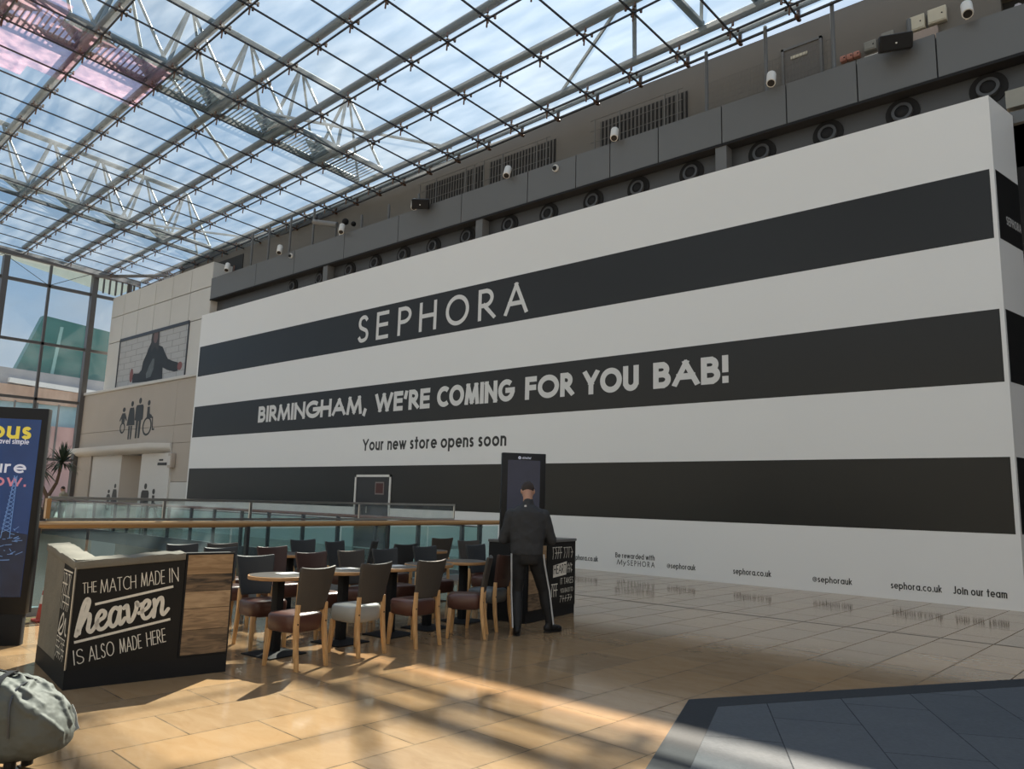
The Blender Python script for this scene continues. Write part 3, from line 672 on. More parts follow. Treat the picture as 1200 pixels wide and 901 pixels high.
# louvred openings with wire cages
for (x0, x1, lab) in ((-11.89, -9.07, 'barred louvre opening in the upper wall, the right-hand one with a white camera in front'), (-16.3, -13.55, 'barred louvre opening in the upper wall, middle one of the three'), (-19.4, -16.6, 'barred louvre opening in the upper wall, left-hand one beside the black speaker')):
    r = thing('louvre_opening', lab, 'vent', ((x0+x1)/2, WY, 11.1), group='barred louvre openings in the upper wall'); w = (x1-x0)/2
    MB().span((-w, -.03, 0), (w, -.004, 1.52)).build('backing', M_gap, r)
    m = MB(); 
    for k in range(22): m.bar((-w+.06+(2*w-.12)*k/21, -.06, .02), (-w+.06+(2*w-.12)*k/21, -.06, 1.5), .022, .06)
    m.build('vertical_bars', mat('louvre_brown_grey', (.09, .083, .075), .5), r)
    m = MB()
    for z in (.1, .45, .8, 1.15, 1.48): m.cyl((-w-.15, -.3, z), (w, -.3, z), .012, seg=6)
    for x in (-w, -w*.4, w*.62, w*.9): m.cyl((x, -.3, 0), (x, -.3, 1.5), .02, seg=6)
    m.build('cage', mat('cage_grey', (.16, .155, .145), .5, .3), r)
# posts on the gutter
pole_l = None
for i, (x, h) in enumerate([(-29.6, 12.77), (-28.26, 12.85), (-26.65, 12.85), (-25.02, 12.79), (-23.51, 11.8), (-21.94, 11.81), (-20.39, 11.83), (-18.82, 11.84), (-8.05, 12.84), (-6.52, 12.9), (-4.97, 12.85), (-3.43, 11.77)]):
    m = MB(); m.cyl((0, 0, 0), (0, 0, h-10.98), .045, seg=10); m.sph((0, 0, h-10.98), (.05, .05, .03), 1); m.cyl((0, 0, 0), (0, 0, .03), .1, seg=10)
    o = m.build('gutter_post', M_charcoal2, smooth=True); o.location = (x, 16.5 if x < -10 else 16.4, 11.02)
    tag(o, f'{"tall" if h > 12.5 else "short"} grey post standing behind the fascia, {nth(i)} from the left', 'post', 'posts standing behind the fascia')
# fine safety mesh between the three tall right posts
m = MB()
for k in range(40): m.cyl((-8.05+.157*k*.5, 16.5, 11.03), (-8.05+.157*k*.5, 16.5, 12.1), .004, seg=4)
for k in range(8): m.cyl((-8.05, 16.5, 11.1+.14*k), (-4.97, 16.5, 11.1+.14*k), .004, seg=4)
tag(m.build('wire_mesh', mat('wire_mesh_grey', (.12, .12, .11), .5)), 'fine wire mesh strung between the tall posts at upper right', 'mesh')
# security cameras
def bullet_camera(x, z, rz, lab, tilt=.95):
    r = thing('security_camera', lab, 'camera', (x, 15.86, z), rz, 'white security cameras on the fascia')
    q = Matrix.Rotation(tilt, 3, 'X')
    m = MB(); m.loft([[q @ V((.105*math.cos(a)*k, y, .105*math.sin(a)*k)) for a in [2*PI*i/14 for i in range(14)]] for y, k in ((.2, .75), (.17, 1), (-.22, 1), (-.24, .95))]); m.build('housing', M_whitemetal, r, smooth=True)
    MB().cyl(q @ V((0, -.235, 0)), q @ V((0, -.25, 0)), .08, seg=14).build('lens', M_black, r)
    m = MB(); m.bar((0, .06, 0), (0, .2, -.1), .05, .05); m.build('bracket', M_whitemetal, r)
    return r
for x, z, rz, lab in ((-6.19, 11.24, .3, 'white bullet camera on the fascia just left of the grey service door'), (-2.29, 11.27, .2, 'white bullet camera at the far right end of the fascia'), (-10.43, 11.22, .5, 'white bullet camera in front of the right louvre opening'),
                      (-14.19, 11.2, .5, 'white bullet camera in front of the middle louvre opening'), (-26.31, 11.25, .9, 'white bullet camera behind the tall left posts'), (-30.4, 11.28, .9, 'white bullet camera beside the beige stone corner'), (-22.24, 11.22, .8, 'white bullet camera beside the spotlight stand'), (-18.3, 11.2, .8, 'white bullet camera next to the left black speaker')):
    bullet_camera(x, z, rz, lab)
def dome(x, z, lab, y=15.98):
    r = thing('dome_camera', lab, 'camera', (x, y, z), 0, 'small white dome cameras')
    MB().cyl((0, 0, 0), (0, -.06, 0), .1, seg=16).build('base', M_whitemetal, r, smooth=True)
    MB().sph((0, -.07, -.01), (.07, .07, .07), 2).build('dome', M_black, r, smooth=True)
dome(-12.46, 10.85, 'small white dome camera on the fascia below the middle louvre'); dome(-25.61, 10.86, 'small white dome camera on the left of the fascia')
def speaker(x, z, rz, lab, s=1.):
    r = thing('loudspeaker', lab, 'speaker', (x, 15.7, z), rz, 'black loudspeakers on the fascia')
    q = Matrix.Rotation(.45, 3, 'X')
    m = MB(); m.box((0, 0, 0), (.56*s, .3, .32), q); m.build('cabinet', M_black, r, bevel=.03)
    m = MB(); m.box(q @ V((0, -.155, 0)), (.5*s, .012, .27), q); m.build('grille', M_blackmatt, r)
    MB().sph(q @ V((0, -.163, -.02)), (.022, .01, .022), 1).build('badge', M_whitemetal, r)
    MB().bar((0, .1, .05), (0, .3, .15), .08, .04).build('bracket', M_darksteel, r)
speaker(-3.55, 10.98, .35, 'black loudspeaker hung on the right of the fascia under electrical boxes', 1.1)
speaker(-17.8, 11.02, .7, 'black loudspeaker hung on the left of the fascia beside a louvre')
# spotlight cluster on the gutter
r = thing('spotlight', 'grey spotlight on a stand above the fascia with a pale long barrel', 'spotlight', (-23.1, 16.2, 11.02), .4)
MB().cyl((.2, 0, 0), (.2, 0, .45), .04, seg=8).build('stand', M_whitemetal, r)
MB().cyl((-1.0, 0, .85), (.05, 0, .62), .09, .11, seg=12).build('barrel', mat('grey_barrel', (.2, .2, .2), .5), r, smooth=True)
m = MB(); m.sph((.4, 0, .72), .13, 2); m.sph((.75, 0, .6), .1, 2); m.build('lamp_head', M_blackmatt, r, smooth=True)
# electrical boxes and door on the upper wall at right
def ebox(x, z, w, h, name, m_, lab, y=WY, d=.14, grp='electrical boxes at the upper right'):
    o = thing(name, lab, 'box', (x, y, z), 0, grp)
    MB().span((-w/2, -d, 0), (w/2, 0, h)).build('body', m_, o, bevel=.012)
    MB().span((-w/2+.03, -d-.012, .03), (w/2-.03, -d, h-.03)).build('cover', m_, o)
    MB().sph((w*.28, -d-.015, h*.5), .018, 1).build('latch', M_black, o)
M_cream = mat('cream_enclosure', (.55, .52, .42), .5); M_gr = mat('grey_enclosure', (.22, .22, .2), .5); M_redbox = mat('red_rimmed_call_point', (.45, .2, .15), .5)
ebox(-3.47, 12.02, .36, .34, 'electrical_box', M_cream, 'cream electrical box, left of the upper cream pair'); ebox(-3.05, 12.04, .36, .34, 'electrical_box', M_cream, 'cream electrical box, right of the upper cream pair')
ebox(-4.05, 11.98, .26, .24, 'electrical_box', M_gr, 'small grey electrical box right of two, behind the speaker'); ebox(-4.42, 11.93, .26, .22, 'electrical_box', M_gr, 'small grey electrical box left of two, behind the speaker')
for k, nm in enumerate(('left', 'middle', 'right')): ebox(-5.02+.15*k, 11.88, .13, .13, 'call_point', M_redbox, f'small red-rimmed call point, {nm} of the three', grp='red call points')
ebox(-3.3, 11.55, .5, .42, 'electrical_box', mat('dusky_enclosure', (.36, .29, .25), .6), 'wide dusky box under the cream pair'); ebox(-3.72, 11.5, .2, .28, 'electrical_box', M_cream, 'narrow cream box just right of the black speaker'); ebox(-5.1, 11.42, .8, .32, 'electrical_box', M_cream, 'long low cream box left of the black speaker'); ebox(-4.3, 11.5, .5, .3, 'electrical_box', M_whitemetal, 'pale box half hidden behind the black speaker')
struct(MB().span((-6.42, WY-.05, 11.02), (-5.56, WY, 12.7)).build('door_1', mat('service_door_grey', (.115, .108, .1), .6)))
m = MB(); m.span((-6.48, WY-.08, 11.02), (-6.42, WY, 12.76)); m.span((-5.56, WY-.08, 11.02), (-5.5, WY, 12.76)); m.span((-6.48, WY-.08, 12.7), (-5.5, WY, 12.76)); struct(m.build('trim_12', M_charcoal2))
tag(MB().span((-6.25, WY-.07, 12.42), (-5.85, WY-.05, 12.5)).build('door_sign', M_cream), 'small pale sign strip at the top of the grey service door', 'sign')
# stacked bottles/rails in the opening at far right
m = MB(); m.span((-1.9, WY+.3, 9.0), (1.5, WY+.5, 12.3)); struct(m.build('wall_upper.001', M_gap))
for k in range(6):
    o = MB().cyl((0, 0, 0), (0, 0, .75+.1*(k % 3)), .07, seg=10).sph((0, 0, .75+.1*(k % 3)), (.07, .07, .05), 1).build('pale_roll', mat('pale_wrap', (.5, .48, .52), .5), smooth=True); o.location = (-1.6+.26*k, WY-.1, 11.05)
    tag(o, f'pale wrapped roll in the opening at the top right corner, {nth(k)} from the left', 'roll', 'pale rolls in the upper right opening')
struct(MB().span((-37.6, WY-.04, 11.3), (-31.8, WY, 12.55)).build('wall_upper.002', M_gap))
for k in range(9):
    o = MB().cyl((0, 0, 0), (.06*((k % 3)-1), 0, .95), .035, seg=8).build('stored_pipe', mat('rusty_pipe', (.22, .12, .09), .6), smooth=True); o.location = (-34.6+.3*k, WY-.25, 11.03)
    tag(o, f'thin rusty pipe in the opening above the beige wall, {nth(k)} from the left', 'pipe', 'pipes in the opening behind the beige wall')

# ---------------------------------------------------------------- poster, pictograms, sign
M_brickpaint = tile_mat('painted_brick_print', (.40, .40, .40), (.36, .36, .36), (.24, .24, .24), 1.3, .33, rough=.5, msize=.02, vein=.3, veincol=(.45, .45, .45))
pt = thing('poster', 'wall poster of a long-haired person in a black jacket with arms spread before white brick', 'poster', (-37.42, 15.97, 6.7))
m = MB(); m.span((-3.74, 0, 0), (3.74, .06, 2.55)); p_ = m.build('print', mat('grey_white_brick', (.42, .42, .42), .5, var=.05), pt)
m = MB()
rnd = random.Random(3)
for r_ in range(8):
    z = .04+r_*.31; m.span((-3.7, -.004, z), (3.7, 0, z+.02))
    for k in range(6): 
        x = -3.6+1.3*k+(.6 if r_ % 2 else 0); 
        if abs(x) < 3.65: m.span((x, -.004, z), (x+.03, 0, min(z+.31, 2.53)))
m.build('brick_joints', mat('brick_joint_grey', (.26, .26, .26), .6), pt)
frP = fr_plane((0, -.004, 0), (1, 0, 0), (0, 0, 1), (0, -1, 0))
def flatpoly(name, poly, m_, par, fr, d=0.):
    m = MB(); m.bm.faces.new([m.bm.verts.new(fr(x, y, d)) for x, y in poly]); return flat(m, name, m_, par)
jk = [(-1.79, .18), (-.27, .12), (1.54, .12), (1.46, .67), (1.96, .5), (2.72, .35), (3.04, .36), (3.0, .76), (2.46, .88), (1.93, 1.04), (1.53, 1.4), (1.25, 1.7), (.85, 1.81), (.7, 2.09), (0, 2.13), (-.14, 1.94), (-.28, 1.8), (-.48, 1.49), (-.77, 1.16), (-.86, .76), (-1.1, .62), (-1.71, .65), (-1.83, .56)]
flatpoly('printed_jacket', jk, mat('print_black', (.012, .014, .017), .5, var=.6, scale=2.), pt, frP, .001)
flatpoly('printed_shirt', [(-.21, .28), (.25, .33), (.5, .7), (.5, 1.19), (.29, 1.21), (0, .92), (-.3, .51)], mat('print_grey', (.10, .115, .12), .5, var=.6, scale=4), pt, frP, .002)
flatpoly('printed_hair', [(.03, 1.56), (.38, 1.8), (.82, 1.55), (.84, 1.87), (.78, 2.5), (-.02, 2.5), (-.06, 2.18)], mat('print_hair', (.03, .027, .026), .5), pt, frP, .003)
flatpoly('printed_face', [(.2, 2.5), (.64, 2.5), (.66, 2.2), (.56, 2.02), (.42, 1.96), (.28, 2.02), (.19, 2.2)], mat('print_face', (.15, .09, .08), .5), pt, frP, .004)
for hx, hy, ax, ay in ((-1.98, .58, .2, .36), (3.2, .58, .24, .2)): flatpoly('printed_hand', [(hx+ax*math.cos(a), hy+ay*math.sin(a)) for a in [2*PI*k/14 for k in range(14)]], mat('print_hand', (.22, .08, .075), .5), pt, frP, .003)
m = MB(); m.span((-3.76, -.03, 2.5), (3.76, .06, 2.66)); m.span((-3.8, -.03, 0), (-3.72, .06, 2.6)); m.span((3.72, -.03, 0), (3.8, .06, 2.6)); m.build('frame', M_darksteel, pt)

def ell(cx, cy, rx, ry, n=18): return [(cx+rx*math.cos(2*PI*k/n), cy+ry*math.sin(2*PI*k/n)) for k in range(n)]
def pictogram(kind, x, z, h, y, lab, grp):
    r = thing('pictogram', lab, 'pictogram', (x, y, z), 0, grp); fr = fr_plane((0, 0, 0), (h, 0, 0), (0, 0, 1), (0, -1, 0)); f = lambda a, b, d: V((a*h*1.28, -.004-d, b*h))
    P = lambda nm, poly, d=.0: flatpoly(nm, poly, M_blackprint, r, f, d)
    if kind == 'man':
        P('head', ell(0, .92, .062, .075)); P('body', [(-.13, .82), (.13, .82), (.17, .76), (.18, .45), (.12, .44), (.11, .42), (.10, 0), (.02, 0), (.015, .42), (-.015, .42), (-.02, 0), (-.10, 0), (-.11, .42), (-.12, .44), (-.18, .45), (-.17, .76)])
    elif kind == 'woman':
        P('head', ell(0, .92, .06, .072)); P('body', [(-.09, .82), (.09, .82), (.12, .74), (.19, .36), (-.19, .36), (-.12, .74)]); P('leg', [(-.09, .35), (-.01, .35), (-.02, 0), (-.08, 0)]); P('leg', [(.01, .35), (.09, .35), (.08, 0), (.02, 0)])
    elif kind == 'child':
        P('head', ell(0, .91, .1, .09)); P('body', [(-.1, .78), (.1, .78), (.2, .62), (.26, .5), (.2, .47), (.12, .58), (.1, .42), (-.1, .42), (-.12, .58), (-.2, .47), (-.26, .5), (-.2, .62)])
        m = MB(); stroke_into(m, arc(0, .22, .15, .18, 0, 360, 24), .07, f, 0, True); flat(m, 'legs', M_blackprint, r)
    else:
        P('head', ell(-.04, .93, .07, .08)); P('body', [(-.1, .82), (.02, .82), (.04, .62), (.16, .56), (.16, .5), (-.1, .52)], .0)
        m = MB(); stroke_into(m, arc(-.04, .26, .2, .24, 0, 360, 26), .06, f, 0, True); stroke_into(m, [(.0, .52), (.2, .5), (.24, .16), (.3, .16)], .06, f, .001); flat(m, 'wheelchair', M_blackprint, r)
g1 = 'black restroom pictograms high on the beige wall'
pictogram('child', -38.1, 4.22, 1.28, 15.28, 'black child pictogram, leftmost high on the beige wall', g1); pictogram('woman', -37.22, 3.92, 1.85, 15.28, 'black woman pictogram high on the beige wall', g1)
pictogram('man', -36.38, 3.95, 1.92, 15.28, 'black man pictogram high on the beige wall', g1); pictogram('wheelchair', -35.35, 4.05, 1.62, 15.28, 'black wheelchair pictogram, rightmost high on the beige wall', g1)
g2 = 'black restroom pictograms beside the entrance'
pictogram('child', -39.1, .55, 1.0, 15.36, 'small black child pictogram on the white wall left of the entrance', g2); pictogram('woman', -38.42, .3, 1.55, 15.36, 'tall black figure pictogram on the white wall left of the entrance', g2)
pictogram('man', -34.72, .1, 1.78, 15.18, 'black man pictogram on the white wall right of the entrance', g2); pictogram('wheelchair', -33.8, .12, 1.5, 15.18, 'black wheelchair pictogram on the white wall right of the entrance', g2)
r = thing('notice', 'small black notice with writing at the top of the white entrance wall', 'sign', (-33.3, 15.175, 2.66)); MB().span((-.42, -.02, 0), (.42, 0, .12)).build('plate', M_blackprint, r); MB().span((-.3, -.02, .2), (.05, 0, .27)).build('upper_line', M_blackprint, r)
r = thing('wall_box', 'small beige box on the wall at the right end of the entrance canopy', 'box', (-32.45, 15.27, 2.55)); MB().span((-.16, -.2, 0), (.16, 0, .62)).build('body', M_stone2, r, bevel=.02); MB().span((-.1, -.215, .1), (.1, -.2, .5)).build('cover', M_stone, r)

# ================================================================ BALUSTRADES
RX = -10.7
bal = thing('balustrade', 'near glass balustrade with a round golden wooden handrail beside the café chairs', 'balustrade', (RX, 4, 0))
m = MB(); m.cyl((0, -8, 1.09), (0, 2.35, 1.09), .05, seg=16); m.sph((0, 2.35, 1.09), .05, 2); m.cyl((-.0, 2.35, 1.09), (0, 8.15, 1.09), .045, seg=16); m.build('handrail', M_brass, bal, smooth=True)
for k in range(8): MB().span((-.008, -8+k*2.0+.02, .1), (.008, min(8.08, -6+k*2.0-.02), 1.02)).build('glass_panel', M_glass_teal, bal)
MB().span((-.06, -8, 0), (.06, 8.1, .1)).build('base_shoe', M_greysteel, bal)
for y in (-5.6, -.6, 2.25, 5.0, 8.1): 
    o = MB().bar((.03, y, .05), (.03, y, 1.05), .05, .07).build('post', M_darksteel, bal)
gs = thing('glass_screen', 'steel-framed clear glass screen rising above the golden handrail', 'screen', (RX-.02, 3.5, 1.16))
m = MB(); m.bar((0, 0, .27), (0, 7.2, .27), .05, .035); m.bar((0, 0, 0), (0, 7.2, 0), .03, .03); m.build('frame', M_steel, gs)
MB().bar((0, 0, .26), (0, 0, .01), .05, .07).build('end_post', M_brass, gs)
for y in (1.47, 2.8): MB().bar((0, y, 0), (0, y, .28), .035, .035).build('post', M_steel, gs)
for y in (4.88, 7.2): MB().bar((0, y, 0), (0, y, .28), .025, .025).build('post', M_steel, gs)
for a, b in ((0, 1.47), (1.47, 2.8), (2.8, 4.88), (4.88, 7.2)): MB().span((-.005, a+.03, .01), (.005, b-.03, .27)).build('glass_panel', M_glass_clear, gs)
FY = 11.72
fb = thing('balustrade', 'far glass balustrade with dark posts and a brown handrail across the floor opening', 'balustrade', (-23.5, FY, 0))
MB().cyl((-12.6, 0, 1.07), (12.6, 0, 1.07), .04, seg=12).build('handrail', mat('brown_rail', (.2, .1, .07), .4, .2), fb, smooth=True)
xs_ = [-35.95, -34.5, -33.0, -31.0, -29.1, -28.0, -26.5, -24.9, -23.37, -21.94, -20.37, -18.95, -17.31, -15.81, -14.34, -12.85, -11.48, -10.97]
for x in xs_: MB().bar((x+23.5, 0, 0), (x+23.5, .0, 1.05), .09, .06).build('post', M_darksteel, fb)
for a, b in zip(xs_, xs_[1:]): MB().span((a+23.55, -.008, .08), (b+23.45, .008, .98)).build('glass_panel', M_glass_teal, fb)
MB().bar((-12.6, 0, .99), (12.6, 0, .99), .03, .025).build('top_clamp', M_darksteel, fb)
MB().span((-12.6, -.05, -.35), (12.6, .03, .06)).build('base_shoe', M_darksteel, fb)
wb = thing('balustrade', 'glass balustrade at the glazed end of the floor opening, half hidden by the blue screen', 'balustrade', (VX0, 4, 0))
MB().cyl((0, -8, 1.07), (0, 7.6, 1.07), .04, seg=12).build('handrail', M_steel, wb, smooth=True)
for k in range(8): 
    MB().bar((0, -7.9+2.2*k, 0), (0, -7.9+2.2*k, 1.05), .06, .08).build('post', M_darksteel, wb)
    MB().span((-.008, -7.85+2.2*k, .08), (.008, -5.75+2.2*k, .98)).build('glass_panel', M_glass_teal, wb) if k < 7 else None

# ================================================================ CAFÉ FURNITURE
def rsq(cx, cy, w, d, z, n=24, e=.45):
    out = []
    for k in range(n):
        a = 2*PI*k/n; c, s = math.cos(a), math.sin(a)
        out.append(V((cx+w*math.copysign(abs(c)**e, c), cy+d*math.copysign(abs(s)**e, s), z)))
    return out
def leg_mb(p0, p1, w0, w1):
    m = MB(); p0, p1 = V(p0), V(p1)
    m.loft([[p+V((sx*w/2, sy*w/2, 0)) for sx, sy in ((-1, -1), (1, -1), (1, 1), (-1, 1))] for p, w in ((p0, w0), (p0.lerp(p1, .5), (w0+w1)/2+.004), (p1, w1))]); return m
CH = {}
def make_chair(kind, back, seat, label, loc, rz):
    key = (back.name, seat.name)
    if key in CH: return dup(CH[key], loc, rz, label)
    t = thing('dining_chair', label, 'chair', loc, rz, 'upholstered café chairs')
    CH[key] = t
    m = MB(); m.loft([rsq(0, .0, .175, .17, .315), rsq(0, .0, .2, .19, .33), rsq(0, .0, .205, .195, .40), rsq(0, .0, .205, .195, .452), rsq(0, .0, .19, .18, .474), rsq(0, .0, .11, .11, .482)])
    m.build('seat', seat, t, smooth=True, angle=60)
    # curved, flared back
    R1, R2 = [], []
    nx, nz = 12, 9; grid = []
    for j in range(nz+1):
        v = j/nz; row = []
        hw = .165+.05*v
        for i in range(nx+1):
            u = -1+2*i/nx
            dip = .012*(1-u*u)*v**6                     # top edge dips in the middle
            uu = u
            if v > .93: uu = u*.965
            if v < .06: uu = u*.95
            row.append(V((hw*uu, -.19-.075*v-.045*(1-u*u)*-1*0-.03*(1-u*u), .50+.40*v-dip+.006*abs(u)**3*v)))
        grid.append(row)
    m = MB(); th = .034
    fv = [[m.bm.verts.new(p+V((0, th/2, 0))) for p in r] for r in grid]; bv = [[m.bm.verts.new(p-V((0, th/2, 0))) for p in r] for r in grid]
    for j in range(nz):
        for i in range(nx):
            m.bm.faces.new((fv[j][i], fv[j][i+1], fv[j+1][i+1], fv[j+1][i])); m.bm.faces.new((bv[j][i+1], bv[j][i], bv[j+1][i], bv[j+1][i+1]))
    for j in range(nz):
        m.bm.faces.new((fv[j][0], fv[j+1][0], bv[j+1][0], bv[j][0])); m.bm.faces.new((fv[j+1][nx], fv[j][nx], bv[j][nx], bv[j+1][nx]))
    for i in range(nx):
        m.bm.faces.new((fv[0][i+1], fv[0][i], bv[0][i], bv[0][i+1])); m.bm.faces.new((fv[nz][i], fv[nz][i+1], bv[nz][i+1], bv[nz][i]))
    m.build('backrest', back, t, bevel=.011, bseg=3, angle=50)
    for s in (-1, 1):
        leg_mb((s*.18, .17, 0), (s*.165, .15, .33), .03, .042).build('leg', M_chairwood, t, bevel=.004)
        m = MB(); pts = [(s*.175, -.255, 0, .032), (s*.172, -.222, .2, .038), (s*.168, -.205, .38, .04), (s*.165, -.212, .57, .034)]
        m.loft([[V((x+sx*w/2, y+sy*w/2, z)) for sx, sy in ((-1, -1), (1, -1), (1, 1), (-1, 1))] for x, y, z, w in pts])
        lg = m.build('leg', M_chairwood, t, bevel=.004)
        MB().cyl((s*.168, -.22, .4), (s*.168, -.232, .4), .007, seg=8).build('bolt', M_blackmatt, lg)
    return t
R = math.radians
def chair(backpos, deg, back, seat, label):
    a = R(deg); d = V((-math.sin(a), math.cos(a))); p = V(backpos)+d*.255
    make_chair('c', back, seat, label, (p.x, p.y, 0), a)
CB, SLT, BB, BS, GS, DS = M_chairback, M_slate, M_brownback, M_brownseat, M_greyseat, M_darkgreyseat
chair((-6.01, 4.26), 98, CB, BS, 'charcoal-backed brown-seated chair nearest the viewer, by the front kiosk')
chair((-6.10, 5.02), 95, CB, GS, 'charcoal-backed chair with a pale grey seat, second from the front kiosk')
chair((-6.06, 5.74), 92, CB, BS, 'charcoal-backed brown-seated chair right of the pale grey seat, third in the front row')
chair((-6.08, 6.66), 128, CB, BS, 'charcoal-backed brown-seated chair turned sideways at the right of the front row')
chair((-6.24, 7.16), 100, BB, DS, 'brown-backed chair with a dark grey seat beside the standing man')
chair((-7.47, 4.50), -97, SLT, BS, 'slate-backed brown-seated chair between the wooden kiosk panel and the first round table')
chair((-7.60, 5.29), -90, BB, BS, 'brown-backed chair facing the viewer behind the nearest chair')
chair((-7.63, 5.88), -86, CB, BS, 'charcoal-backed chair facing the viewer with its left edge in sunlight')
chair((-7.69, 6.46), -90, SLT, BS, 'slate-backed chair facing the viewer behind the second and third tables')
chair((-7.83, 7.28), -92, SLT, BS, 'slate-backed chair facing the viewer left of the fifth round table')
chair((-7.78, 8.24), -88, SLT, BS, 'slate-backed chair facing the viewer behind the fifth round table')
chair((-7.84, 8.88), -80, SLT, BS, 'slate-backed chair just left of the standing man, against the golden rail')
chair((-8.63, 5.42), -92, BB, BS, 'brown-backed chair in the rear rows above the first round table')
chair((-9.76, 6.63), -92, SLT, BS, 'slate-backed chair by the balustrade above the brown-backed chair')
chair((-9.24, 6.82), -75, SLT, BS, 'slate-backed chair by the balustrade in the middle of the rear row')
chair((-9.19, 7.5), 130, SLT, BS, 'slate-backed chair turned sideways in the rear row, right of the middle')
chair((-8.35, 7.38), 90, SLT, BS, 'slate-backed chair turned away in the rear rows, behind the facing slate pair')
chair((-9.36, 9.09), 80, CB, BS, 'charcoal-backed chair by the balustrade near the far end of the glass screen')
chair((-8.62, 8.96), -100, CB, BS, 'charcoal-backed chair at the far right of the rear row, under the rail corner')
chair((-9.51, 4.69), -88, SLT, BS, 'slate-backed chair showing above the chalkboard rim, leftmost of all')
chair((-8.74, 4.79), -92, SLT, BS, 'slate-backed chair showing above the wooden kiosk panel, the lower of two')
chair((-9.47, 5.21), -92, CB, BS, 'charcoal-backed chair showing above the wooden kiosk panel, the higher of two')
# round tables
tb0 = None
for i, (x, y, lab) in enumerate([(-6.80, 4.37, 'first round café table beside the front kiosk, with a white card on it'), (-6.88, 5.22, 'second round café table from the front kiosk, behind the pale grey seat'), (-6.90, 5.92, 'third round café table from the front kiosk'),
                               (-6.97, 6.56, 'fourth round café table from the front kiosk'), (-7.05, 7.25, 'fifth round café table, nearest the standing man'), (-9.12, 6.0, 'round café table in the rear row between brown and slate chairs'), (-8.75, 8.2, 'round café table in the rear row near the rail corner')]):
    if tb0 is None:
        tb0 = thing('cafe_table', lab, 'table', (x, y, 0), .1, 'round café tables')
        m = MB(); m.cyl((0, 0, .722), (0, 0, .757), .3, seg=48); m.build('table_edge', M_tableedge, tb0, bevel=.004)
        MB().cyl((0, 0, .755), (0, 0, .759), .285, seg=48).build('table_top', M_tabletop, tb0)
        m = MB(); m.box((0, 0, .375), (.085, .085, .70)); m.build('column', M_blackmatt, tb0, bevel=.004)
        m = MB(); m.loft([[V((sx*w, sy*w, z)) for sx, sy in ((-1, -1), (1, -1), (1, 1), (-1, 1))] for w, z in ((.22, 0), (.22, .012), (.06, .03))]); m.build('base_plate', M_blackmatt, tb0)
        m = MB(); m.box((0, 0, .715), (.3, .3, .014)); m.build('top_bracket', M_blackmatt, tb0)
    else: dup(tb0, (x, y, 0), .1, lab)
for x, y, lab in ((-6.85, 4.5, 'white menu card on the first round table'), (-6.95, 5.3, 'white menu card on the second round table'), (-6.93, 5.98, 'white menu card on the third round table')):
    o = MB().box((0, 0, .002), (.15, .21, .003)).build('menu_card', mat('white_card', (.75, .74, .72), .5)); o.location = (x, y, .7595); o.rotation_euler = (0, 0, .5+x); tag(o, lab, 'card', 'menu cards on the café tables')

# ---------------------------------------------------------------- kiosks
M_planks = None
def plank_panel(root, fr, x0, x1, z0, z1, name='wood_panel'):
    """boards of different tone inside one framed panel"""
    tones = [((.24, .145, .07), (.40, .26, .14)), ((.03, .022, .016), (.20, .13, .075)), ((.28, .18, .10), (.45, .31, .18)), ((.18, .115, .065), (.38, .25, .14)), ((.06, .042, .028), (.25, .165, .095))]
    p = MB().prism([(x0, z0), (x1, z0), (x1, z1), (x0, z1)], fr, .012).build(name, M_blackmatt, root)
    b = .014; zs = [z1-b, z1-b-.17, z1-b-.31, z0+.40, z0+.22, z0+b]
    for k in range(5):
        m = MB().prism([(x0+b, zs[k+1]+.002), (x1-b, zs[k+1]+.002), (x1-b, zs[k]-.002), (x0+b, zs[k]-.002)], lambda x, y, d: fr(x, y, .010+d), .008)
        m.build('plank', wood_mat(f'reclaimed_plank_{k}', *tones[k], 5, (8, 8, 1), .6), p)
def chalk_squiggle(m, fr, x0, x1, y0, y1, n, w, rnd):
    xx = x0
    for k in range(n):
        wx = (x1-x0)/n*.7
        stroke_into(m, [(xx+rnd.random()*wx*.3, y0), (xx+wx*rnd.random(), (y0+y1)/2), (xx+wx*rnd.random(), y1)], w, fr, .0001*k)
        if rnd.random() > .4: stroke_into(m, [(xx, y1), (xx+wx, y1)], w, fr, .0002+.0001*k)
        if rnd.random() > .4: stroke_into(m, [(xx, (y0+y1)/2), (xx+wx, (y0+y1)/2)], w, fr, .0003+.0001*k)
        xx += (x1-x0)/n
C0 = V((-6.64, 2.42, 0)); e1 = V((.23, 1.23, 0)).normalized(); e2 = V((-1.21, .19, 0)).normalized(); n1 = V((e1.y, -e1.x, 0)); n2 = V((-e2.y, e2.x, 0))
if n2.y > 0: n2 = -n2
k1 = thing('serving_kiosk', 'L-shaped concrete kiosk with a lettered chalkboard and wooden panel, nearest on the left', 'kiosk', C0)
def wallbox(o, e, n, s0, s1, z0, z1, t0, t1): return MB().prism([(s0, z0), (s1, z0), (s1, z1), (s0, z1)], lambda x, y, d: o+e*x+n*(t0+d)+V((0, 0, y)), t1-t0)
zero = V((0, 0, 0)); TH = .16
wallbox(zero, e1, n1, 0, 1.25, 0, .155, -TH, 0).build('plinth', M_blackmatt, k1); wallbox(zero, e2, n2, 0, 1.24, 0, .15, -TH, 0).build('plinth', M_blackmatt, k1)
m = wallbox(zero, e1, n1, 0, .83, .155, .955, -TH, -.008); m.prism([(0, 0), (.0, .0), (.0, .0)], lambda x, y, d: zero, 0) if False else None
m.build('wall_front', M_concrete, k1)
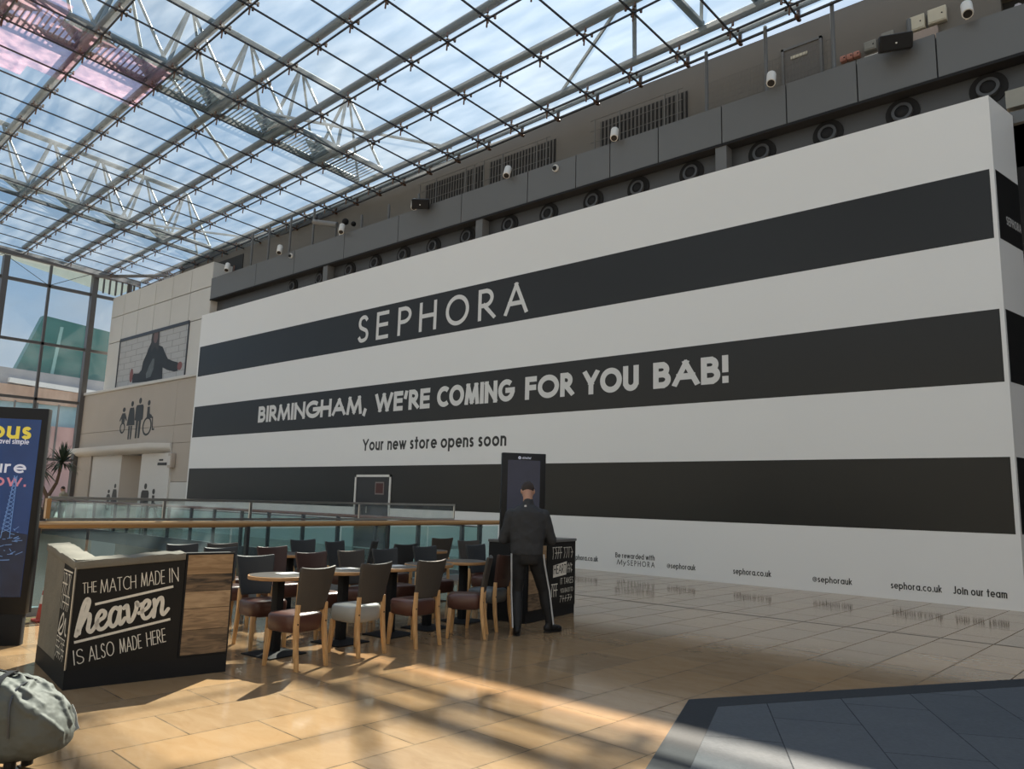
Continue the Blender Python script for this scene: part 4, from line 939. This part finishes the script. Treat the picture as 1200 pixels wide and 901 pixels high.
def rim(o, e, n, s0, s1, z, name):
    m = MB(); rr = random.Random(5); N_ = 12; rings = []
    for k in range(N_+1):
        s = s0+(s1-s0)*k/N_; dz = (rr.random()-.5)*.014; lift = .055*k/N_ if name == 'f' else .07*k/N_
        rings.append([o+e*s+n*t+V((0, 0, z_+lift)) for t, z_ in ((.012, z-.06), (.012, z+dz), (-TH-.012, z+dz+.01), (-TH-.012, z-.06))])
    m.loft(rings); return m
rim(zero, e1, n1, -.005, .83, .975, 'f').build('stone_rim', M_concrete, k1, bevel=.006)
rim(zero, e2, n2, -.005, 1.24, .975, 's').build('stone_rim', M_concrete, k1, bevel=.006)
wallbox(zero, e2, n2, 0, 1.24, .15, .99, -TH, -.002).build('wall_side', M_concrete, k1)
wallbox(zero, e1, n1, .83, 1.25, .155, 1.02, -TH, -.008).build('wall_end', M_blackmatt, k1)
frK = fr_plane(n1*-.006, e1, (0, 0, 1), n1)
bd = MB().prism([(.012, .15), (.83, .15), (.83, .985), (.012, .925)], lambda x, y, d: n1*-.008+e1*x+V((0, 0, y))+n1*d, .01).build('chalkboard', M_board, k1)
plank_panel(k1, lambda x, y, d: n1*-.008+e1*x+V((0, 0, y))+n1*d, .838, 1.25, .158, 1.025)
fb_ = lambda o, ang: fr_plane(n1*.0+e1*o[0]+V((0, 0, o[1])), e1, (0, 0, 1), n1, R(ang))
text('chalk_lettering', 'THE', 0, .10, 0, .085, .06, M_chalk, fb_((.068, .725), 6), bd, gap=.12)
text('chalk_lettering', 'MATCH', 0, .265, 0, .108, .055, M_chalk, fb_((.195, .722), 6), bd, gap=.12)
text('chalk_lettering', 'MADE', 0, .185, 0, .115, .055, M_chalk, fb_((.495, .758), 6), bd, gap=.12)
text('chalk_lettering', 'IN', 0, .075, 0, .12, .055, M_chalk, fb_((.715, .782), 6), bd, gap=.18)
for s, x, wd in (('IS', .062, .075), ('ALSO', .165, .185), ('MADE', .385, .165), ('HERE', .585, .15)):
    text('chalk_lettering', s, 0, wd, 0, .115, .06, M_chalk, fb_((x, .178+.178*(x-.05)), 10), bd, gap=.12)
m = MB(); frb = fr_plane((0, 0, 0), e1, (0, 0, 1), n1)
stroke_into(m, [(.175, .640), (.74, .748)], .02, frb, 0); stroke_into(m, [(.055, .356), (.74, .480)], .02, frb, .0002); flat(m, 'chalk_underline', M_chalk, bd)
HV = [  # the brush-script word, one stroke list per letter, in units where x-height is 1
 [(0, 0), (.12, .5), (.42, 1.45), (.62, 1.75), (.72, 1.55), (.5, .95), (.2, .35), (.14, .08)], [(.2, .35), (.5, .85), (.72, .95), (.74, .65), (.66, .2), (.8, .02), (.98, .15)],
 [(.98, .15), (1.25, .48), (1.55, .62), (1.62, .85), (1.42, .98), (1.2, .75), (1.15, .35), (1.3, .05), (1.6, .08), (1.85, .35)],
 [(2.45, .82), (2.2, .98), (1.95, .75), (1.88, .3), (2.05, .03), (2.3, .2), (2.48, .75)], [(2.5, .95), (2.44, .4), (2.52, .05), (2.78, .3)],
 [(2.72, .85), (2.9, .95), (2.96, .6), (3.0, .1), (3.2, .15), (3.45, .65), (3.48, 1.0), (3.6, .82), (3.8, .85)],
 [(3.62, .4), (3.95, .5), (4.2, .65), (4.24, .88), (4.05, .98), (3.84, .75), (3.8, .32), (3.96, .04), (4.25, .1), (4.5, .4)],
 [(4.55, .92), (4.58, .5), (4.5, .02)], [(4.53, .4), (4.78, .85), (5.0, .95), (5.06, .68), (5.0, .22), (5.12, .02), (5.4, .25)]]
m = MB(); fh = fb_((.055, .405), 10.5); kx, kz = .1265, .150
for q, p in enumerate(HV): stroke_into(m, [(x*kx+y*.012, y*kz) for x, y in crom(p, 8)], .031, fh, .0004*q, roundcap=True)
flat(m, 'brush_lettering', M_chalk, bd)
m = MB(); m.cyl(n1*.008+V((0, 0, .15)), n1*.008+V((0, 0, .93)), .006, seg=6); m.build('edge_strip', M_steel, bd)
# narrow chalk strip on the side face
sb = MB().prism([(.02, .155), (.40, .155), (.40, .95), (.02, .93)], lambda x, y, d: e2*x+V((0, 0, y))+n2*(-.004+d), .01).build('chalkboard', M_board, k1)
frs = fr_plane(n2*.004, -e2, (0, 0, 1), n2); m = MB(); rr = random.Random(2)
for y0, y1, w_ in ((.70, .86, .012), (.58, .69, .010), (.20, .28, .010), (.29, .36, .008)):
    chalk_squiggle(m, frs, -.38, -.05, y0, y1, 5, w_, rr); flat(m, 'chalk_lettering', M_chalk, sb); m = MB()
stroke_into(m, [(-.38, .885), (-.05, .885)], .012, frs, .0008); flat(m, 'chalk_underline', M_chalk, sb); m = MB()
stroke_into(m, crom([(-.36, .4), (-.3, .5), (-.22, .55), (-.2, .48), (-.3, .42), (-.33, .39), (-.2, .4), (-.12, .52), (-.1, .42), (-.05, .4)]), .02, frs, .001, roundcap=True)
flat(m, 'chalk_lettering', M_chalk, sb)
# second kiosk behind the man
C2 = V((-6.55, 9.02, 0)); f1 = V((.2, -1.36, 0)).normalized(); g1_ = V((-f1.y, f1.x, 0)); g1_ = g1_ if g1_.x > 0 else -g1_
k2 = thing('serving_kiosk', 'black chalkboard kiosk with a wooden panel behind the standing man', 'kiosk', C2)
wallbox(zero, f1, g1_, -.0, 1.33, 0, .12, -.6, -.01).build('plinth', M_blackmatt, k2)
wallbox(zero, f1, g1_, 0, 1.33, .12, 1.0, -.6, 0).build('body', M_blackmatt, k2)
wallbox(zero, f1, g1_, -.01, 1.34, 1.0, 1.035, -.61, .015).build('top', mat('dark_top', (.1, .1, .1), .35), k2, bevel=.004)
cb = wallbox(zero, f1, g1_, .04, .82, .14, .96, .0, .01).build('chalkboard', M_board, k2)
fr2 = fr_plane(f1*.82+g1_*.008, -f1, (0, 0, 1), g1_)
m = MB(); rr = random.Random(9)
m.bm.free()
for q in ((.14, .42, .78, .93, 4, .010), (.45, .74, .78, .92, 4, .010), (.57, .72, .65, .70, 3, .010), (.57, .72, .575, .63, 3, .010), (.12, .30, .28, .44, 3, .014)):
    m = MB(); chalk_squiggle(m, fr2, *q, rr); flat(m, 'chalk_lettering', M_chalk, cb)
MB().prism([(.16, .53), (.53, .55), (.545, .73), (.16, .69)], fr2, .002).build('chalk_block', M_chalk, cb)
fr2b = fr_plane(f1*.82+g1_*.0105, -f1, (0, 0, 1), g1_)
text('chalk_lettering', 'HEART', .17, .52, .575, .12, .11, M_board, fr2b, cb, gap=.1)
text('chalk_lettering', 'IT TAKES', .37, .74, .425, .085, .1, M_chalk, fr2, cb); text('chalk_lettering', 'YOU BACK TO', .37, .74, .31, .06, .1, M_chalk, fr2, cb)
chalk_squiggle(m2 := MB(), fr2, .36, .73, .19, .27, 5, .009, rr); flat(m2, 'chalk_lettering', M_chalk, cb)
plank_panel(k2, lambda x, y, d: f1*x+V((0, 0, y))+g1_*(0+d), .85, 1.32, .14, .98)

# ---------------------------------------------------------------- digital screens
M_scr1 = mat('blue_screen_picture', (.012, .045, .17), .2, var=.35, scale=2.2, emit=.32)
M_scr2 = mat('dim_navy_screen', (.018, .024, .05), .15, var=.3, scale=2., emit=.4)
def totem(lab, corner, rv, w, h, glow, sw):
    rv = V((rv[0], rv[1], 0)).normalized(); n = V((rv.y, -rv.x, 0)); base = V((corner[0], corner[1], 0))-rv*w
    r = thing('digital_totem', lab, 'screen', base+rv*w/2, 0, 'tall black digital advertising totems')
    o = -rv*w/2
    P = lambda x0, x1, z0, z1, t0, t1: MB().prism([(x0, z0), (x1, z0), (x1, z1), (x0, z1)], lambda x, y, d: o+rv*x+n*(t0+d)+V((0, 0, y)), t1-t0)
    P(0, w, .3, h, -.1, 0).build('cabinet', M_black, r, bevel=.012)
    P(.02, w-.02, 0, .32, -.095, -.005).build('pedestal', M_blackmatt, r, bevel=.006)
    s = P(sw, w-sw, .47, h-.12, 0, .004).build('display', glow, r)
    return r, fr_plane(o, rv, (0, 0, 1), n), s
r1, f1s, s1 = totem('tall black digital totem at the left edge showing a blue advert', (-8.73, 2.76), (.60, .80), 1.0, 2.36, M_scr1, .06)
em = lambda nm, c, s=1.: mat(nm, c, .4, emit=s, var=.02)
M_y = em('lit_yellow', (.55, .45, .06), .8); M_w = em('lit_white', (.5, .52, .62), .7); M_p = em('lit_pink', (.42, .16, .22), .8); M_lb = em('lit_pale_blue', (.1, .2, .42), .6)
f1d = lambda x, y, d: f1s(x, y, .004+d)
text('screen_lettering', 'bus', .475, .865, 2.035, .175, .2, M_y, f1d, s1, gap=.1)
text('screen_lettering', 'travel simple', .525, .85, 1.983, .055, .15, M_w, f1d, s1, gap=.1)
text('screen_lettering', 'ure', .545, .85, 1.69, .125, .17, M_w, f1d, s1, gap=.12); text('screen_lettering', 'ow.', .56, .87, 1.555, .125, .17, M_p, f1d, s1, gap=.12)
text('screen_lettering', 'nel', .30, .45, 2.285, .05, .16, M_w, f1d, r1, gap=.12)
m = MB(); stroke_into(m, arc(.50, 1.49, .1, .035, 90, -90, 10), .01, f1d, 0); stroke_into(m, [(.3, 1.525), (.50, 1.525)], .01, f1d, .0001); stroke_into(m, [(.3, 1.455), (.50, 1.455)], .01, f1d, .0002); flat(m, 'button_outline', M_lb, s1)
MB().prism([(.062, .472), (.938, .472), (.938, 1.08), (.7, 1.12), (.5, 1.09), (.3, 1.13), (.062, 1.1)], lambda x, y, d: f1s(x, y, .002+d), .0008).build('dark_picture', mat('dark_blue_picture', (.008, .016, .045), .2, var=.6, scale=5, emit=.4), s1)
m = MB(); rr = random.Random(4)
for k in range(60):
    a = rr.uniform(.3, .88); b = rr.uniform(.86, 1.14)
    stroke_into(m, [(a, b), (a+rr.uniform(-.05, .06), b+rr.uniform(-.015, .03))], .006, f1d, .0001*k)
flat(m, 'picture_line_art', M_lb, s1); m = MB()
for k in range(14):
    y = 1.1+.04*k; stroke_into(m, [(.70+.004*k, y), (.78, y+.04)], .006, f1d, .0005); stroke_into(m, [(.78, y), (.70+.004*k, y+.04)], .006, f1d, .0006)
stroke_into(m, [(.70, 1.05), (.76, 1.66)], .007, f1d, .0007); stroke_into(m, [(.78, 1.05), (.78, 1.66)], .007, f1d, .0008)
stroke_into(m, [(.34, .66), (.62, .62)], .02, f1d, .0009); stroke_into(m, [(.3, .8), (.8, .83)], .008, f1d, .001)
flat(m, 'picture_line_art', M_lb, s1)
r2, f2s, s2 = totem('tall black digital totem with a dim blue display behind the standing man', (-8.05, 10.2), (.62, .79), .76, 2.35, M_scr2, .1)
m = MB(); stroke_into(m, arc(.30, 2.27, .018, .018, 0, 360, 12), .014, f2s, 0, True); flat(m, 'screen_logo', M_w, r2)
m = MB()
for k in range(8): stroke_into(m, [(.345+.02*k, 2.256), (.345+.02*k+.008, 2.284 if k % 3 else 2.275)], .008, f2s, .0001*k)
flat(m, 'screen_lettering', M_w, r2)

# ================================================================ THE STANDING MAN
def capsule_chain(m, pts, sub=2):
    for p, r in pts: m.sph(p, r, sub)
    for (p, r), (q, s) in zip(pts, pts[1:]):
        if (V(q)-V(p)).length > 1e-4: m.cyl(p, q, r, s, seg=14)
def ering(cx, cy, z, rx, ry, n=24, e=.85, tilt=0.): 
    o = []
    for k in range(n):
        a = 2*PI*k/n; c, s = math.cos(a), math.sin(a)
        x = rx*math.copysign(abs(c)**e, c); y = ry*math.copysign(abs(s)**e, s)
        o.append(V((cx+x, cy+y, z+tilt*y)))
    return o
def fuse(name, m, mt, parent, voxel=.012, it=4, dis=0.):
    """weld overlapping closed shapes into one continuous smooth surface"""
    bmesh.ops.recalc_face_normals(m.bm, faces=m.bm.faces)
    me = bpy.data.meshes.new(name); m.bm.to_mesh(me); m.bm.free()
    o = bpy.data.objects.new(name, me); COL.objects.link(o)
    a = o.modifiers.new('r', 'REMESH'); a.mode = 'VOXEL'; a.voxel_size = voxel
    b = o.modifiers.new('s', 'SMOOTH'); b.iterations = it; b.factor = .5
    if dis:
        tx = bpy.data.textures.new(name, 'CLOUDS'); tx.noise_scale = .09
        c = o.modifiers.new('d', 'DISPLACE'); c.texture = tx; c.strength = dis; c.mid_level = .5
    bpy.context.view_layer.update()
    ev = o.evaluated_get(bpy.context.evaluated_depsgraph_get())
    nm = bpy.data.meshes.new_from_object(ev); o.modifiers.clear(); o.data = nm
    nm.materials.clear(); nm.materials.append(mt)
    nm.polygons.foreach_set('use_smooth', [True]*len(nm.polygons))
    o.parent = parent
    return o
def man(root, P, skin, jm, tm, hm, shoe_m, stripes=None, fingers=True):
    hd_c, hd_t = V(P['head']), P['nod']
    q = Matrix.Rotation(hd_t, 3, 'X')
    H = lambda x, y, z: hd_c+q @ V((x, y, z))
    # --- body, one continuous surface
    m = MB()
    m.sph(hd_c, (.075, .094, .112), 3, q); m.sph(H(0, .035, -.06), (.055, .058, .062), 2, q)     # skull and jaw
    m.sph(H(0, .1, -.012), (.014, .022, .024), 2, q); m.sph(H(0, .09, .028), (.05, .016, .013), 2, q)   # nose, brow
    m.sph(H(0, .088, -.058), (.024, .012, .009), 2, q)                                          # mouth
    for s in (-1, 1): m.sph(H(s*.077, -.01, -.005), (.013, .024, .034), 2, q)                     # ears
    nk = V(P['neck']); capsule_chain(m, [(nk, .062), (hd_c+q @ V((0, -.025, -.06)), .058)])
    tor = P['torso']
    m.loft([ering(cx, cy, z, rx*.92, ry*.92) for cx, cy, z, rx, ry in tor])
    for s in ('L', 'R'):
        sh, el, wr = (V(P[k+s]) for k in ('sh', 'el', 'wr'))
        capsule_chain(m, [(sh, .058), (sh.lerp(el, .5), .05), (el, .042), (el.lerp(wr, .35), .042), (wr, .028)])
        hi, kn, an = (V(P[k+s]) for k in ('hi', 'kn', 'an'))
        capsule_chain(m, [(hi, .088), (hi.lerp(kn, .5), .075), (kn, .055), (kn.lerp(an, .35), .055), (an, .037)])
        # hand: palm, five fingers bent, thumb from the side of the palm
        fw = V(P['palm'+s]).normalized(); up = V(P['palmn'+s]); up = (up-fw*up.dot(fw)).normalized(); sd = fw.cross(up)*(1 if s == 'R' else -1)
        pc = wr+fw*.055
        B = Matrix((sd, fw, up)).transposed(); m.sph(pc, (.04, .05, .015), 2, B); m.sph(wr+fw*.02, (.028, .03, .017), 2, B)
        if fingers:
            for k, ln_ in enumerate((.075, .085, .08, .062)):
                a = pc+fw*.04+sd*(.027-.018*k); b = a+fw*ln_*.45-up*.0+up*.012; c = b+fw*ln_*.25+up*.022; d = c+up*.022-fw*.004
                capsule_chain(m, [(a, .0095), (b, .009), (c, .0085), (d, .0075)], 1)
            a = pc+sd*.03-fw*.015; b = a+sd*.022+fw*.022+up*.012; c = b+fw*.026+up*.012
            capsule_chain(m, [(a, .0125), (b, .011), (c, .009)], 1)
    body = fuse('body', m, skin, root, .0075, 3)
    for s in (-1, 1): MB().sph(H(s*.03, .086, .008), (.013, .009, .009), 2, q).build('eye', mat('eye_white_brown', (.3, .26, .22), .3), root, smooth=True)
    # --- hair: a close cap over the top and back
    m = MB(); m.sph(hd_c+q @ V((0, -.012, .026)), (.080, .094, .098), 3, q)
    bmesh.ops.bisect_plane(m.bm, geom=m.bm.verts[:]+m.bm.edges[:]+m.bm.faces[:], plane_co=H(0, -.02, -.012), plane_no=q @ V((0, .42, -1)).normalized(), clear_outer=True)
    bmesh.ops.holes_fill(m.bm, edges=[e_ for e_ in m.bm.edges if e_.is_boundary])
    m.build('hair', hm, root, smooth=True)
    # --- jacket
    m = MB(); m.loft([ering(cx, cy, z, rx*1.04, ry*1.06) for cx, cy, z, rx, ry in tor if z > P['hem']-.001] )
    for s in ('L', 'R'):
        sh, el, wr = (V(P[k+s]) for k in ('sh', 'el', 'wr'))
        capsule_chain(m, [(sh, .078), (sh.lerp(el, .5), .068), (el, .06), (el.lerp(wr, .5), .054), (el.lerp(wr, .93), .042)])
    capsule_chain(m, [(nk-V((0, 0, .02)), .074), (nk+V((0, .006, .028)), .068)])
    jk = fuse('jacket', m, jm, root, .012, 4, .022)
    # --- trousers
    m = MB(); m.loft([ering(cx, cy, z, rx*1.0, ry*1.02) for cx, cy, z, rx, ry in tor if z < P['hem']+.15])
    for s in ('L', 'R'):
        hi, kn, an = (V(P[k+s]) for k in ('hi', 'kn', 'an'))
        capsule_chain(m, [(hi, .098), (hi.lerp(kn, .5), .086), (kn, .068), (kn.lerp(an, .4), .066), (an+V((0, 0, .03)), .05)])
    tr = fuse('trousers', m, tm, root, .012, 4, .016)
    if stripes:
        for s, sg in (('L', -1), ('R', 1)):
            hi, kn, an = (V(P[k+s]) for k in ('hi', 'kn', 'an')); rings = []
            for t_ in range(13):
                t = t_/12
                p, r_ = (hi.lerp(kn, t*2), .100-.03*t*2) if t < .5 else (kn.lerp(an, t*2-1), .0715-.017*(t*2-1))
                if t_ == 0: p = p+V((0, 0, .05))
                o_ = p+V((sg*(r_+.001), -.012, 0)); rings.append([o_+V((sg*-.012, -.034, 0)), o_+V((sg*.001, .018, 0)), o_+V((sg*.008, .018, 0)), o_+V((sg*-.004, -.038, 0))])
            MB().loft(rings).build('side_stripe', stripes, tr)
    # --- shoes
    for s in ('L', 'R'):
        an = V(P['an'+s]); dr_ = V(P['toe'+s]).normalized(); sd = V((dr_.y, -dr_.x, 0)); B = Matrix((sd, dr_, V((0, 0, 1)))).transposed()
        m = MB(); z0 = P.get('lift'+s, 0.)
        base = V((an.x, an.y, z0))
        m.sph(base+dr_*-.02+V((0, 0, .055)), (.042, .06, .055), 2, B); m.sph(base+dr_*.07+V((0, 0, .05)), (.047, .09, .045), 2, B); m.sph(base+dr_*.15+V((0, 0, .04)), (.048, .06, .038), 2, B); m.cyl(base+V((0, 0, .05)), base+V((0, 0, .12)), .045, .048, seg=14)
        bmesh.ops.bisect_plane(m.bm, geom=m.bm.verts[:]+m.bm.edges[:]+m.bm.faces[:], plane_co=base+V((0, 0, .012)), plane_no=(0, 0, -1), clear_outer=True)
        bmesh.ops.holes_fill(m.bm, edges=[e_ for e_ in m.bm.edges if e_.is_boundary])
        sh_ = fuse('shoe', m, shoe_m, root, .008, 3)
        m = MB(); m.loft([[base+dr_*y+sd*x+V((0, 0, z)) for x, y in [(.05*math.cos(a)*(1 if math.sin(a) > 0 else .88), .065+.145*math.sin(a)) for a in [2*PI*k/22 for k in range(22)]]] for z in (.0, .022)]); m.build('sole', M_black, sh_, bevel=.004)
    return jk
mr = thing('person', 'man seen from behind in a dark jacket and black side-striped track trousers, looking down', 'person', (-5.94, 7.19, 0), math.atan2(.643, .766))
PM = dict(head=(-.005, .075, 1.665), nod=-.55, neck=(0, .0, 1.515), hem=.905,
    torso=[(.01, .0, .80, .16, .11), (.01, 0, .86, .178, .122), (.005, 0, .91, .185, .126), (0, 0, .97, .19, .128), (0, 0, 1.05, .195, .126), (0, .0, 1.16, .205, .126), (0, .0, 1.27, .218, .124), (0, -.005, 1.36, .222, .118), (0, -.008, 1.425, .20, .108), (0, -.006, 1.465, .15, .094), (0, -.004, 1.49, .10, .08), (0, 0, 1.51, .066, .064)],
    shL=(-.195, -.005, 1.385), elL=(-.295, .02, 1.08), wrL=(-.075, .30, 1.13), shR=(.195, -.005, 1.385), elR=(.30, .04, 1.08), wrR=(.085, .30, 1.13),
    palmL=(.45, .8, .1), palmnL=(.6, -.1, .8), palmR=(-.45, .8, .1), palmnR=(-.6, -.1, .8),
    hiL=(-.085, 0, .87), knL=(-.105, .0, .48), anL=(-.095, -.15, .09), hiR=(.105, 0, .87), knR=(.215, .1, .48), anR=(.285, .10, .10),
    toeL=(-.05, 1, 0), toeR=(.75, .66, 0))
jk_ = man(mr, PM, M_skin, M_jacket, M_trouser, M_hair, M_black, mat('grey_white_stripe', (.6, .6, .6), .6))
MB().box((-.03, -.088, 1.47), (.026, .006, .06)).build('collar_mark', mat('pale_print', (.6, .6, .6), .6), jk_)
ph = MB().box((0, 0, 0), (.072, .15, .009), Matrix.Rotation(.6, 3, 'X')).build('mobile_phone', M_black, bevel=.003)
ph.location = mr.matrix_basis @ V((0, .375, 1.175)) if False else Matrix.Rotation(math.atan2(.643, .766), 3, 'Z') @ V((0, .37, 1.175))+V((-5.94, 7.19, 0)); ph.rotation_euler = (0, 0, math.atan2(.643, .766))
tag(ph, 'dark mobile phone held by the man in both hands', 'phone')
# distant person behind the far balustrade near the plant
fr_ = thing('person', 'distant dark-haired person in a beige coat standing by the palm near the end wall', 'person', (-37.9, 12.95, 0), 2.2)
man(fr_, dict(PM, head=(0, .05, 1.52), nod=-.3, neck=(0, 0, 1.38), hem=.8,
    torso=[(0, 0, .74, .15, .105), (0, 0, .80, .17, .118), (0, 0, .9, .17, .12), (0, 0, 1.0, .165, .118), (0, 0, 1.15, .178, .118), (0, 0, 1.25, .185, .11), (0, 0, 1.31, .165, .1), (0, 0, 1.345, .1, .08), (0, 0, 1.38, .06, .06)],
    shL=(-.175, 0, 1.28), elL=(-.22, .0, 1.0), wrL=(-.22, .12, .78), shR=(.175, 0, 1.28), elR=(.22, 0, 1.0), wrR=(.22, .12, .78), palmL=(0, .3, -1), palmnL=(1, 0, 0), palmR=(0, .3, -1), palmnR=(-1, 0, 0),
    hiL=(-.085, 0, .8), knL=(-.09, .02, .45), anL=(-.09, 0, .09), hiR=(.085, 0, .8), knR=(.09, .02, .45), anR=(.09, 0, .09), toeL=(-.1, 1, 0), toeR=(.1, 1, 0)),
    M_skin, mat('beige_coat', (.36, .31, .23), .8), M_trouser, M_hair, M_black)

# ---------------------------------------------------------------- palm, cone, bag
pl = thing('palm_plant', 'forked spiky-leaved palm in a dark pot by the glazed end wall', 'plant', (-40.0, 13.0, 0))
m = MB(); m.loft([[V((r_*math.cos(2*PI*k/20), r_*math.sin(2*PI*k/20), z)) for k in range(20)] for z, r_ in ((0, .3), (.5, .42), (.55, .42), (.52, .36), (.45, .34))]); m.build('pot', mat('dark_pot', (.06, .05, .05), .5), pl, smooth=True)
M_trunk = mat('palm_trunk', (.16, .10, .065), .8, var=.3, scale=14, bump=.6)
tips = []
m = MB(); capsule_chain(m, [((0, 0, .4), .17), ((0, .0, 1.15), .12)], 1)
for pts in ([(0, 0, 1.1), (-.1, -.28, 1.7), (-.15, -.42, 2.35)], [(0, 0, 1.1), (.05, .3, 1.8), (.1, .42, 2.75)]):
    capsule_chain(m, [(p, .085-.015*i) for i, p in enumerate(pts)], 1); tips.append(V(pts[-1]))
m.build('trunk', M_trunk, pl, smooth=True)
M_leaf = mat('dark_palm_leaf', (.05, .07, .045), .5, var=.3)
rr = random.Random(11)
for tip in tips:
    m = MB()
    for k in range(110):
        az = rr.uniform(0, 2*PI); el = rr.uniform(-.5, 1.4); L_ = rr.uniform(.75, 1.15); d = V((math.cos(az)*math.cos(el), math.sin(az)*math.cos(el), math.sin(el))); sd = d.cross(V((0, 0, 1))).normalized()*.042
        p0 = tip; p1 = tip+d*L_*.55; p2 = tip+d*L_+V((0, 0, -.3*L_*max(.2, 1-abs(el)/1.5)))
        m.quad(p0-sd*.6, p0+sd*.6, p1+sd, p1-sd); m.quad(p1-sd, p1+sd, p2+sd*.12, p2-sd*.12)
    m.build('leaf_crown', M_leaf, pl)
cn = thing('traffic_cone', 'small red and white cone between the blue totem and the concrete kiosk', 'cone', (-10.2, 3.42, 0))
M_red = mat('cone_red', (.45, .05, .035), .5)
MB().span((-.1, -.1, 0), (.1, .1, .025)).build('base', M_red, cn, bevel=.008); MB().cyl((0, 0, .025), (0, 0, .2), .075, .055, seg=20).build('lower_body', M_red, cn, smooth=True)
MB().cyl((0, 0, .2), (0, 0, .30), .055, .04, seg=20).build('white_band', M_whitemetal, cn, smooth=True); MB().cyl((0, 0, .30), (0, 0, .35), .04, .033, seg=20).build('red_band', M_red, cn, smooth=True); MB().cyl((0, 0, .35), (0, 0, .48), .033, .02, seg=20).build('tip', M_whitemetal, cn, smooth=True)

# grey duffel at lower left
bg = thing('duffel_bag', 'grey travel duffel bag with black straps on the floor at the lower left corner', 'bag', (-5.13, 1.44, 0), R(48))
M_bag = mat('grey_nylon', (.10, .107, .098), .66, var=.2, scale=4, bump=.4, bscale=14, spec=.25)
M_bag2 = mat('pale_reflective_patch', (.45, .45, .43), .4, var=.4, scale=60)
prof = ((-.62, .5, .36), (-.58, .8, .41), (-.45, 1, .45), (-.2, 1.03, .47), (.05, 1.02, .46), (.22, .99, .43), (.34, .92, .39), (.42, .76, .34), (.48, .5, .28), (.50, .3, .25))
def bagp(x, a, off=0.):
    for (x0, s0, z0), (x1, s1, z1) in zip(prof, prof[1:]):
        if x0 <= x <= x1: break
    t = (x-x0)/(x1-x0); s_ = s0+(s1-s0)*t; zt = z0+(z1-z0)*t; c, sn = math.cos(a), math.sin(a)
    return V((x, (.21*s_+off)*math.copysign(abs(c)**.7, c), .05+zt/2*(1+s_*math.copysign(abs(sn)**.7, sn)*.98)+off*sn))
m = MB(); m.loft([[bagp(x, 2*PI*k/36) for k in range(36)] for x, _, _ in prof])
rr = random.Random(21)
for k in range(34):                                        # folds and creases standing up from the fabric
    x = rr.uniform(-.3, .4); a0 = rr.uniform(-.6, 2.8); pts = [bagp(min(.49, x+.03*i*rr.uniform(.6, 1.5)), a0+rr.uniform(.04, .14)*i, .002) for i in range(6)]
    capsule_chain(m, [(p, .018 if 0 < i < 5 else .008) for i, p in enumerate(pts)], 1)
bagb = fuse('body', m, M_bag, bg, .009, 3, .024)
def ribbon(name, path, w, mt, par, off=.016, th=.006):
    m = MB(); rings = []
    for i, (x, a) in enumerate(path):
        p = bagp(x, a, off); q = bagp(path[min(i+1, len(path)-1)][0], path[min(i+1, len(path)-1)][1], off); o_ = bagp(path[max(i-1, 0)][0], path[max(i-1, 0)][1], off)
        d = (q-o_).normalized(); n_ = V((0, math.cos(a), math.sin(a))); sd = d.cross(n_).normalized()*w/2; rings.append([p-sd, p+sd, p+sd+n_*th, p-sd+n_*th])
    return m.loft(rings).build(name, mt, par)
for xa in (-.30, .06): ribbon('strap', [(xa+.10*k/16, -.4+2.6*k/16) for k in range(17)], .035, M_black, bg)
ribbon('strap', [(-.2+.58*k/14, 1.7-1.9*k/14) for k in range(15)], .022, M_black, bg)
ribbon('seam', [(.27+.02*math.sin(k/3), -.7+3.9*k/20) for k in range(21)], .010, M_darksteel, bg, .013, .004)
ribbon('seam', [(-.5+.94*k/20, .62) for k in range(21)], .010, M_darksteel, bg, .013, .004)
ribbon('zip', [(-.55+.8*k/16, 1.45) for k in range(17)], .02, M_black, bg, .014, .004)
ribbon('reflective_patch', [(.40+.07*k/5, .25-.5*k/5) for k in range(6)], .07, M_bag2, bg, .02, .003)
pts = crom([(-.30, .48), (-.22, .54), (-.08, .565), (.02, .54), (.08, .46)], 6)
m = MB()
for (x0, z0), (x1, z1) in zip(pts, pts[1:]): m.bar((x0, -.03, z0), (x1, -.03, z1), .035, .012)
m.build('carry_handle', M_black, bg)
m = MB(); m.box((-.1, -.03, .575), (.12, .05, .025)); m.build('handle_grip', M_black, bg, bevel=.008)
m = MB(); m.box(bagp(.02, 1.5, .02), (.05, .045, .02)); m.build('buckle', M_black, bg, bevel=.004)
for sx in (-.4, .25):
    for sy in (-.1, .1): MB().cyl((sx, sy, 0), (sx, sy, .08), .03, seg=10).build('foot', M_black, bg)
